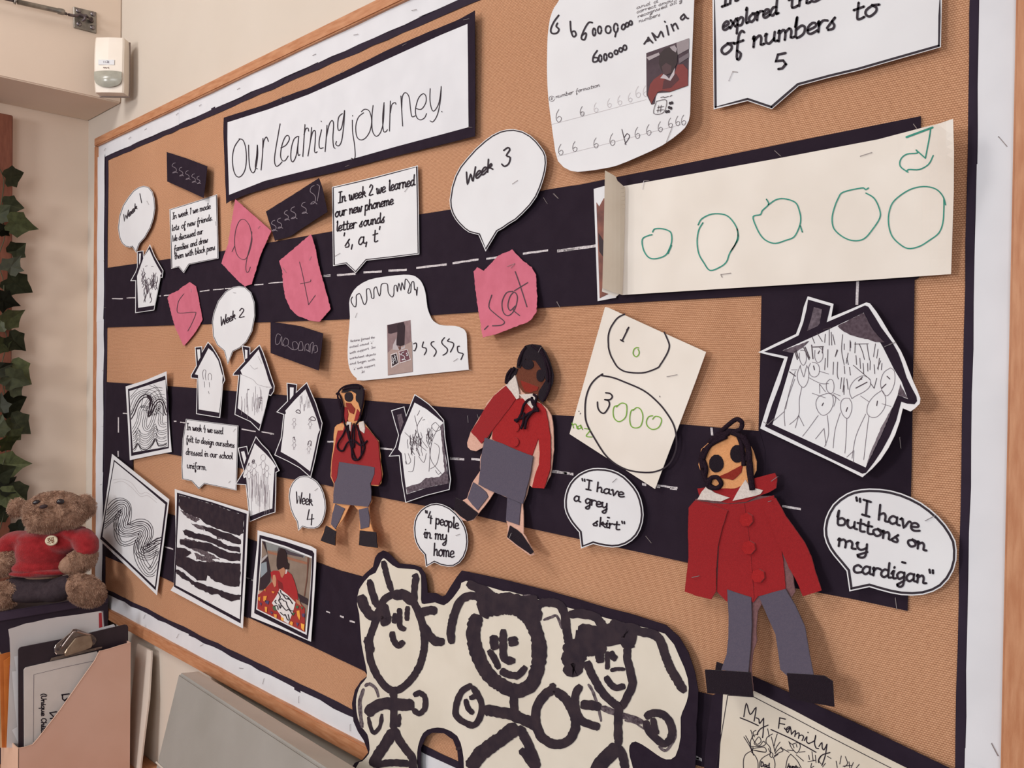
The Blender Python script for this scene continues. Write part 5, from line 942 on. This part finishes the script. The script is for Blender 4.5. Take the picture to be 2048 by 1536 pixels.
def qd(u0, v0, u1, v1, d_): return [sp_(u0,v0,d_), sp_(u1,v0,d_), sp_(u1,v1,d_), sp_(u0,v1,d_), sp_(u0,v0,d_-.0004), sp_(u1,v0,d_-.0004), sp_(u1,v1,d_-.0004), sp_(u0,v1,d_-.0004)]
mesh_obj('number_label', qd(-.66,-.02,.42,.16,.0128), BF, [PAPER], se)
def smallink(name, strs, w, m, parent):
    sf = lambda x, y, lift=0: sp_(x, y, .0132+lift)
    V, F = [], []
    for q in strs: ribbon(sf, q, w, 0, V, F)
    return mesh_obj(name, V, F, [m], parent)
st = []
for i, c_ in enumerate('1132'):
    for t in G[c_][1]: st.append([(-.30+i*.10+x*.0085, .045+y*.0042) for x, y in t])
smallink('number_print', st, .022, INK2, se)
smallink('maker_mark', [[(-.32,-.13),(-.24,-.12)],[(-.2,-.13),(-.1,-.13)],[(-.04,-.125),(.06,-.135)]], .04, mat('sensor_print', '#8d7b74', .6), se)

# ---------------------------------------------------------------- low cabinet carrying the bear, worktop under the board
xs_ = -2.30; e0, e1 = PX(0, 1224, xs_), PX(129, 1204, xs_); zs_ = (e0.z+e1.z)/2
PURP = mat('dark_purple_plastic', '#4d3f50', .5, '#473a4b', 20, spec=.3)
ZW = P(294, 1513, -.012).z
cab = empty('storage_unit', ((XL+xs_)/2, -.35, 0), 'dark purple storage unit in the corner that the teddy bear sits on', 'storage unit')
box('top_panel', (XL+.0005, -.75, zs_-.022), (xs_, -.0125, zs_), PURP, cab, .002)
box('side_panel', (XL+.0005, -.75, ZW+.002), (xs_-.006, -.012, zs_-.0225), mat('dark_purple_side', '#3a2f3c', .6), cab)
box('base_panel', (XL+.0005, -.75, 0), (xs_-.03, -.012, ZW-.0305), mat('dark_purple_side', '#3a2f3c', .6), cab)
wt = tag(box('worktop', (XL+.0005, -.62, ZW-.028), (-.9, WY, ZW), OAK, None, .002), 'oak worktop ledge running along the wall below the display board', 'worktop')

# ---------------------------------------------------------------- teddy bear
TDEP = 2.13; K1 = TDEP/FPX/5.12
def tp(x, y, dn=0): px, py = I('T', '%g,%g' % (x, y))[0]; return PD(px, py, TDEP-dn)
fwd = -(ray(105, 1090)); fwd.z = 0; fwd.normalize(); rgt = fwd.cross(Vector((0,0,1)))*-1; rgt = Vector((0,0,1)).cross(fwd); BAS = Matrix((rgt, fwd, Vector((0,0,1)))).transposed()
def blob(name, parts, mats, parent, vox=.004, smooth_it=6, kind=None, label=None, keep=False):
    bm = bmesh.new()
    for (x, y, dn, rx, ry, rz_, rot) in parts:
        # rx right, ry up, rz_ depth in picture units of the close view; rot = tilt in the picture plane (degrees)
        t = bmesh.ops.create_icosphere(bm, subdivisions=3, radius=1)
        Mx = Matrix.Translation(tp(x, y, dn*K1)) @ BAS.to_4x4() @ Matrix.Rotation(math.radians(rot), 4, 'Y') @ Matrix.Diagonal((rx*K1, rz_*K1, ry*K1, 1))
        bmesh.ops.transform(bm, matrix=Mx, verts=t['verts'])
    me = bpy.data.meshes.new('tmp'); bm.to_mesh(me); bm.free()
    o = bpy.data.objects.new('tmp', me); C.objects.link(o)
    r = o.modifiers.new('r', 'REMESH'); r.mode = 'VOXEL'; r.voxel_size = vox
    s = o.modifiers.new('s', 'SMOOTH'); s.factor = .6; s.iterations = smooth_it
    dg = bpy.context.evaluated_depsgraph_get(); dg.update(); me2 = bpy.data.meshes.new_from_object(o.evaluated_get(dg)); bpy.data.objects.remove(o); bpy.data.meshes.remove(me)
    c = worg(parent); me2.name = name
    for v in me2.vertices: v.co -= c
    me2.polygons.foreach_set('use_smooth', [True]*len(me2.polygons))
    return link(name, me2, mats, parent)
FUR = mat('brown_fur', '#a58470', 1, '#8f6f5d', 140, 6, .8, 500, spec=.05)
FURL = mat('light_brown_fur', '#a5836c', 1, '#8b6a57', 140, 6, .8, 500, spec=.05)
FURH = mat('brown_fur_tips', '#c4a28c', .9, '#8f6f5e', 70, 4, spec=.1)
base_z = zs_
tb = empty('teddy_bear', Vector((tp(430,1250,60*K1).x, tp(430,1250,60*K1).y, zs_)), 'brown teddy bear in a red knitted jumper and dark trousers sitting in the corner', 'teddy bear')
body = blob('body', [(560,315,40,290,195,200,0),(470,390,130,200,145,170,8),(690,330,60,190,170,180,0),(880,265,-20,95,125,60,-10),(180,285,-20,90,105,60,10),(450,520,0,150,90,110,0),(450,800,0,240,290,140,0),
  (790,848,140,178,112,100,-14),(880,770,70,110,100,85,0),(30,860,140,115,135,100,20),(70,760,60,110,110,90,0),(875,1130,210,205,150,120,38),(30,1180,210,170,140,120,-20)], [FUR], tb, .0045, 5)
jump = blob('jumper', [(450,730,20,265,225,165,0),(430,880,22,285,90,172,0),(400,590,30,210,70,150,0),(650,570,15,230,75,120,-14),(850,600,35,120,110,115,0),(880,650,45,125,120,118,0),(890,710,60,120,85,112,-20),(760,560,20,150,75,120,20),(640,640,10,180,110,140,0),(130,620,35,150,90,115,-20),(70,690,50,140,100,112,-35),(230,600,20,150,80,125,0)], [mat('red_knit', '#a0262b', .95, '#8c1c21', 90, 5, 1.0, 600, spec=.1, sheen=.3)], tb, .004, 4)
hem = blob('jumper_hem', [(400,940,20,285,48,178,2),(500,925,22,240,44,176,6)], [mat('red_knit', '#a0262b')], tb, .004, 3)
trou = blob('trousers', [(420,1110,20,300,135,165,0),(640,1110,100,230,125,130,-14),(220,1120,100,220,125,130,10),(430,1160,90,330,90,120,0),(760,1080,110,150,90,100,25)], [mat('dark_trousers', '#3d3237', .95, '#34292f', 120, 5, .5, 500)], tb, .004, 4)
def ball(name, x, y, dn, rx, ry, rz_, m_, parent=tb, rot=0):
    return blob(name, [(x,y,dn,rx,ry,rz_,rot)], [m_], parent, .0016, 1)
EYE = mat('bear_eye', '#221b20', .25, spec=.6)
ball('eye', 375, 228, 220, 40, 24, 24, EYE, rot=-12); ball('eye', 617, 222, 238, 38, 30, 24, EYE)
ball('nose', 445, 272, 285, 40, 22, 20, mat('bear_nose', '#3a2c2f', .7), rot=-8)
# round badge
bc = tp(527, 620, 205*K1); bn = (CAM-bc); bn.normalize(); bx = Vector((0,0,1)).cross(bn).normalized(); bz = bn.cross(bx)
def bp(x, y, l): return bc+bx*(x*K1)+bz*(y*K1)+bn*l
V = [bp(58*math.cos(a), 52*math.sin(a), 0) for a in [2*math.pi*i/24 for i in range(24)]]+[bp(50*math.cos(a), 44*math.sin(a), .003) for a in [2*math.pi*i/24 for i in range(24)]]
F = [(i, (i+1) % 24, 24+(i+1) % 24, 24+i) for i in range(24)]+[tuple(range(24, 48)), tuple(range(24))[::-1]]
bd = mesh_obj('badge', V, F, [mat('badge_cream', '#dccfb4', .4)], tb)
sf = lambda x, y, lift=0: bp(x, y, .0034+lift)
V, F = [], []
for q in ([(-30,5),(-18,16),(-5,4),(-18,-10),(-30,5)],[(0,26),(18,30),(14,14),(20,2),(4,0),(22,-10),(6,-22),(24,-26)],[(2,20),(4,-20)],[(-36,18),(-10,28)],[(-34,-16),(-8,-26)]): ribbon(sf, q, 7, 0, V, F)
mesh_obj('badge_print', V, F, [mat('badge_brown', '#7d4f33', .5)], bd)
# fur: short hairs over the bare fur
import bisect
bpy.context.view_layer.update()
def hairs(o, n, length, skip, seed, droop=.35):
    me = o.data; me.calc_loop_triangles(); rr = random.Random(seed); tri = me.loop_triangles; acc = []; s = 0
    for t in tri: s += t.area; acc.append(s)
    V, F = [], []; c = worg(o)
    for _ in range(n):
        t = tri[bisect.bisect_left(acc, rr.random()*s)]; a, b_, d_ = (me.vertices[i].co for i in t.vertices)
        u, v = rr.random(), rr.random()
        if u+v > 1: u, v = 1-u, 1-v
        q = a+(b_-a)*u+(d_-a)*v
        nrm = t.normal
        if nrm.dot(fwd) < -.3 or skip(q+c): continue
        cl_ = noise.noise_vector((q+c)*55)*.9
        dr = (nrm*.75+cl_+Vector((rr.uniform(-.4,.4), rr.uniform(-.4,.4), rr.uniform(-.4,.2)-droop))).normalized()
        sd = dr.cross(Vector((rr.random()-.5, rr.random()-.5, rr.random()-.5))).normalized()*.00035; l = length*rr.uniform(.6, 1.2); i = len(V)
        q = q+c
        V += [q-sd, q+sd, q+dr*l*.6+sd*.6+nrm*.0006, q+dr*l-Vector((0,0,l*.15))]; F += [(i, i+1, i+2), (i, i+2, i+3)]
    f_ = mesh_obj('fur', V, F, [FURH], tb); f_['kind'] = 'stuff'; return f_
jb = tp(450, 700, 0); 
def skipf(p_):
    r = p_-CAM; cc = Vector((r.dot(cr), -r.dot(cu), -r.dot(cb))); x = (1024+FPX*cc.x/cc.z)*5.12; y = (768+FPX*cc.y/cc.z-960)*5.12
    return (150 < x < 700 and 560 < y < 1240) or (x < 700 and 540 < y < 720) or (x > 640 and 520 < y < 700)
hairs(body, 42000, .0062, skipf, 3)

# ---------------------------------------------------------------- magazine file with clipboard and folders
XM = -2.06; Zb = ZW+.001
KRAFT = mat('pinkish_card_file', '#d6b09f', .85, '#d2ab99', 12, 3, .05, 80)
KRAFTE = mat('pale_card_edge', '#dcb9a5', .85)
yb0, yb1 = -.2860, -.051
mf = empty('magazine_file', (XM-.06, (yb0+yb1)/2, Zb), 'pinkish brown cardboard magazine file holding a clipboard and papers at bottom left', 'magazine file')
side = [(261.5,1285),(245,1289),(220,1297),(205,1301),(199,1302),(190,1320),(120,1420),(75,1478),(65,1489),(50,1494),(37,1496)]
sd_ = [PX(x, y, XM) for x, y in side]
prof = [(p_.y, p_.z) for p_ in sd_]+[(sd_[-1].y, Zb), (sd_[0].y, Zb)]
def yz_panel(name, prof, x0, x1, m_, parent):
    n = len(prof); V = [Vector((x0, a, b_)) for a, b_ in prof]+[Vector((x1, a, b_)) for a, b_ in prof]
    F = [tuple(range(n)), tuple(range(n, 2*n))[::-1]]+[((i+1) % n, i, n+i, n+(i+1) % n) for i in range(n)]
    o = mesh_obj(name, V, F, [m_], parent); bm = bmesh.new(); bm.from_mesh(o.data); bmesh.ops.recalc_face_normals(bm, faces=bm.faces[:]); bmesh.ops.triangulate(bm, faces=[f for f in bm.faces if len(f.verts) > 4]); bm.to_mesh(o.data); bm.free(); return o
WF = .125
yz_panel('side_panel', prof, XM, XM-.0022, KRAFT, mf)
yz_panel('side_panel', prof, XM-WF, XM-WF-.0022, KRAFT, mf)
fy = sd_[-1].y; zf = sd_[-1].z
V = []; n = 10
for i in range(n+1):
    t = i/n; zz = zf+.020*t*t*1.4-.006*math.sin(math.pi*t); V += [Vector((XM-WF*t, fy-.001, Zb)), Vector((XM-WF*t, fy-.001, zz)), Vector((XM-WF*t, fy+.001, zz)), Vector((XM-WF*t, fy+.001, Zb))]
F = [(i*4+k, i*4+(k+1) % 4, (i+1)*4+(k+1) % 4, (i+1)*4+k) for i in range(n) for k in range(4)]+[(3,2,1,0),(4*n,4*n+1,4*n+2,4*n+3)]
mesh_obj('front_panel', V, F, [mat('card_file_front', '#dcb8a2', .85, '#d7b29b', 12)], mf)
box('back_panel', (XM-WF, sd_[0].y-.002, Zb), (XM-.002, sd_[0].y, sd_[0].z), KRAFT, mf)
box('base_panel', (XM-WF, fy, Zb), (XM-.002, sd_[0].y-.002, Zb+.002), KRAFT, mf)
V, F = tube([q+Vector((.0002,0,0)) for q in sd_], .0007, 5); mesh_obj('cut_edge', V, F, [KRAFTE], mf)
# clipboard
def xsheet(name, x, fr, pts, m_, parent=None, th=.001, lift=0, label=None, catg=None):
    V, F = sheet(x_surf(x), I(fr, pts), th, lift); o = mesh_obj(name, V, F, [m_], parent)
    if parent is None: tag(o, label, catg)
    return o
XC = XM-.018
cbd = xsheet('clipboard', XC, 'U', '170,1350 168,460 178,440 200,430 660,340 1140,226 1160,228 1172,245 1172,1350', mat('black_vinyl', '#2d222b', .45, '#281e26', 40, spec=.4), None, .003, 0, 'black clipboard with a chrome clip standing in the magazine file', 'clipboard')
CHROME = mat('chrome_clip', '#b9ada8', .18, '#8d817e', 30, metal=.9)
xs = x_surf(XC)
V, F = sheet(xs, I('U', '497,440 510,410 640,300 665,268 700,262 730,272 800,300 850,320 882,350 885,375 865,410 835,425 600,500 520,500 500,480'), .0025, .0045); o = mesh_obj('clip_plate', V, F, [CHROME], cbd); bevel(o, .0008, 1)
V, F = sheet(xs, I('U', '690,350 830,312 852,400 840,435 780,460 600,515 590,490 610,450'), .004, .010); o = mesh_obj('clip_jaw', V, F, [mat('brushed_clip', '#b4a08c', .3, '#a08c7a', 60, metal=.7)], cbd); bevel(o, .0015, 1)
V, F = sheet(xs, I('U', '470,530 600,498 900,432 935,428 930,445 600,525 455,562'), .002, .006); mesh_obj('clip_lip', V, F, [CHROME], cbd)
for x, y in ((530,452),(858,378)):
    p0 = xs(*I('U', '%g,%g' % (x,y))[0], .005); V, F = tube([p0, p0+Vector((.002,0,0))], .0035, 12); mesh_obj('rivet', V, F, [DSTEEL], cbd)
V, F = tube(cat([xs(*I('U', t)[0], l) for t, l in (('560,440',.008),('640,330',.012),('690,285',.013),('740,300',.012),('830,318',.009))], 4), .0022, 8); mesh_obj('clip_spring', V, F, [CHROME], cbd, smooth=True)
sh = xsheet('clipped_sheets', XC+.003, 'U', '222,1350 218,640 235,618 400,580 650,522 885,470 960,560 960,1350', mat('clipboard_paper', '#d2ccc8', .8, '#cbc5c1', 20), None, .0022, 0, 'printed sheets held on the black clipboard', 'paper')
sf2 = x_surf(XC+.003)
def xink(name, strs, w_, m_, lift, parent):
    V, F = [], []
    for q in strs: ribbon(sf2, q, w_, lift, V, F)
    return mesh_obj(name, V, F, [m_], parent)
xink('printed_frame', [I('U','305,1300 310,682 600,612 900,548')], .7, INK2, .0004, sh)
xink('printed_text', text('U', '(Unique Child', 378, 858, 378, 1215, 24, up=(1,0), slant=0), 2.0, INK, .0005, sh)
xink('printed_capitals', IS('U','565,868 632,858|570,872 572,905 590,920 615,900|455,1032 515,1022|460,1085 500,1078|455,1032 500,1078'), 2.6, INK, .0005, sh)
# other papers and folders, further left in the file
XP = XM-.040
o = xsheet('loose_paper', XP, 'U', '60,1350 95,520 88,350 76,268 150,245 235,215 300,205 420,175 520,158 700,135 945,98 955,250 960,1350', mat('white_copy_paper', '#cfcaca', .8, '#c8c3c3', 8), None, .0006, 0, 'white printed sheet with a red stripe standing behind the clipboard', 'paper')
V, F = sheet(x_surf(XP), I('U', '903,121 930,115 936,246 906,256'), .0002, .0005); mesh_obj('red_stripe', V, F, [mat('red_print', '#a8353c', .7)], o)
V, F = sheet(x_surf(XP), I('U', '915,100 945,98 955,250 950,250 938,112'), .0002, .0007); mesh_obj('grey_edge', V, F, [PENCIL], o)
xsheet('loose_paper', XM-.034, 'U', '700,1350 700,320 800,290 1040,221 1052,238 1050,1350', PAPER, None, .0006, 0, 'white sheet just showing above the right corner of the clipboard', 'paper')
xsheet('orange_folder', XM-.060, 'U', '20,1350 5,900 0,500 60,484 170,460 180,1350', mat('orange_card', '#c9773c', .7, '#bd6a30', 30), None, .0022, 0, 'orange cardboard folder at the left in the magazine file', 'folder')
xsheet('orange_wallet', XM-.052, 'U', '50,1350 40,800 35,560 90,520 170,505 178,1350', mat('bright_orange_plastic', '#d8803a', .4, '#cb7433', 30, spec=.5), None, .0015, 0, 'glossy orange document wallet behind the red folder', 'folder')
xsheet('red_folder', XM-.045, 'U', '92,1350 82,800 88,600 135,560 190,545 190,1350', mat('red_card', '#96303a', .7), None, .0015, 0, 'narrow red folder between the orange wallet and clipboard', 'folder')
xsheet('loose_paper', XM-.030, 'U', '178,1330 110,1190 160,1160 140,1000 120,780 110,655 150,650 130,520 190,505 200,1330', PAPER, None, .0005, 0, 'crumpled white paper edge sticking out left of the clipboard', 'paper')
xsheet('manila_folder', XM-.100, 'U', '-140,1350 -140,500 0,472 18,500 22,1350', mat('manila_card', '#cfb18c', .85, '#c5a680', 30), None, .002, 0, 'pale manila folder at the far left of the magazine file', 'folder')
tr = box('document_tray', (xs_+.035, -.62, PX(0,1302,xs_+.05).z), (xs_+.075, -.262, PX(10,1262,xs_+.05).z), mat('grey_purple_plastic', '#7a7482', .4, '#716b7a', 20, spec=.5), None, .003)
tag(tr, 'grey purple plastic tray edge at the far left below the bear', 'tray'); bpy.data.objects.remove(tr)
# pale boards leaning between file and wall
V, F = sheet(board_surf(.008, [(280,1300,272,1540,.026,1)]), [(274,1288),(288,1295),(302,1302),(302,1318),(297,1400),(288,1470),(281,1530),(278,1560),(250,1560),(258,1440)], .004)
tag(mesh_obj('white_panel', V, F, [mat('pale_board', '#d9cdc2', .7, '#d5c9be', 10)]), 'narrow white board leaning on the wall right of the magazine file', 'board')
# grey padded back rest standing under the board
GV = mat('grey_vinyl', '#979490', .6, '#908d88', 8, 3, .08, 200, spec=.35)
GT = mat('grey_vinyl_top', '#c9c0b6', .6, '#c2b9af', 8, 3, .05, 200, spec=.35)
def G3(px, py, off): return P(px, py, off)
BL, BR, FL, FRr = G3(397,1341,.018), G3(760,1564,.05), G3(357,1345,.085), G3(760,1608,.130)
BL2 = BL.copy(); ze = .3
def down(p_, q): v = p_.copy(); v.z = ZW+.002-.0; v.y = p_.y-q; return v
FLd, FRd = G3(300,1600,.19), G3(520,1900,.26)
FLd = Vector((FL.x+.006, FL.y-.085, ZW+.002)); FRd = Vector((FRr.x, FRr.y-.085, ZW+.002))
BLd = Vector((BL.x, BL.y-.004, ZW+.002)); BRd = Vector((BR.x, BR.y-.004, ZW+.002))
V = [FLd, FRd, BRd, BLd, FL, FRr, BR, BL]
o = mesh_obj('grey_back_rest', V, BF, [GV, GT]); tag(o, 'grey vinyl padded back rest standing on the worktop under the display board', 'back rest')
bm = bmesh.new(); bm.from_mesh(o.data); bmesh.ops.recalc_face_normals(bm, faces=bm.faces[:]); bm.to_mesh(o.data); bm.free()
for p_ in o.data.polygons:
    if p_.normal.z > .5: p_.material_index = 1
bevel(o, .005, 3)
t0 = .52
a_ = FL.lerp(FLd, t0)+Vector((0,-.001,0)); b_ = FRr.lerp(FRd, t0)+Vector((0,-.001,0))
V, F = tube([a_, b_], .0018, 6); mesh_obj('piping', V, F, [GT], o)
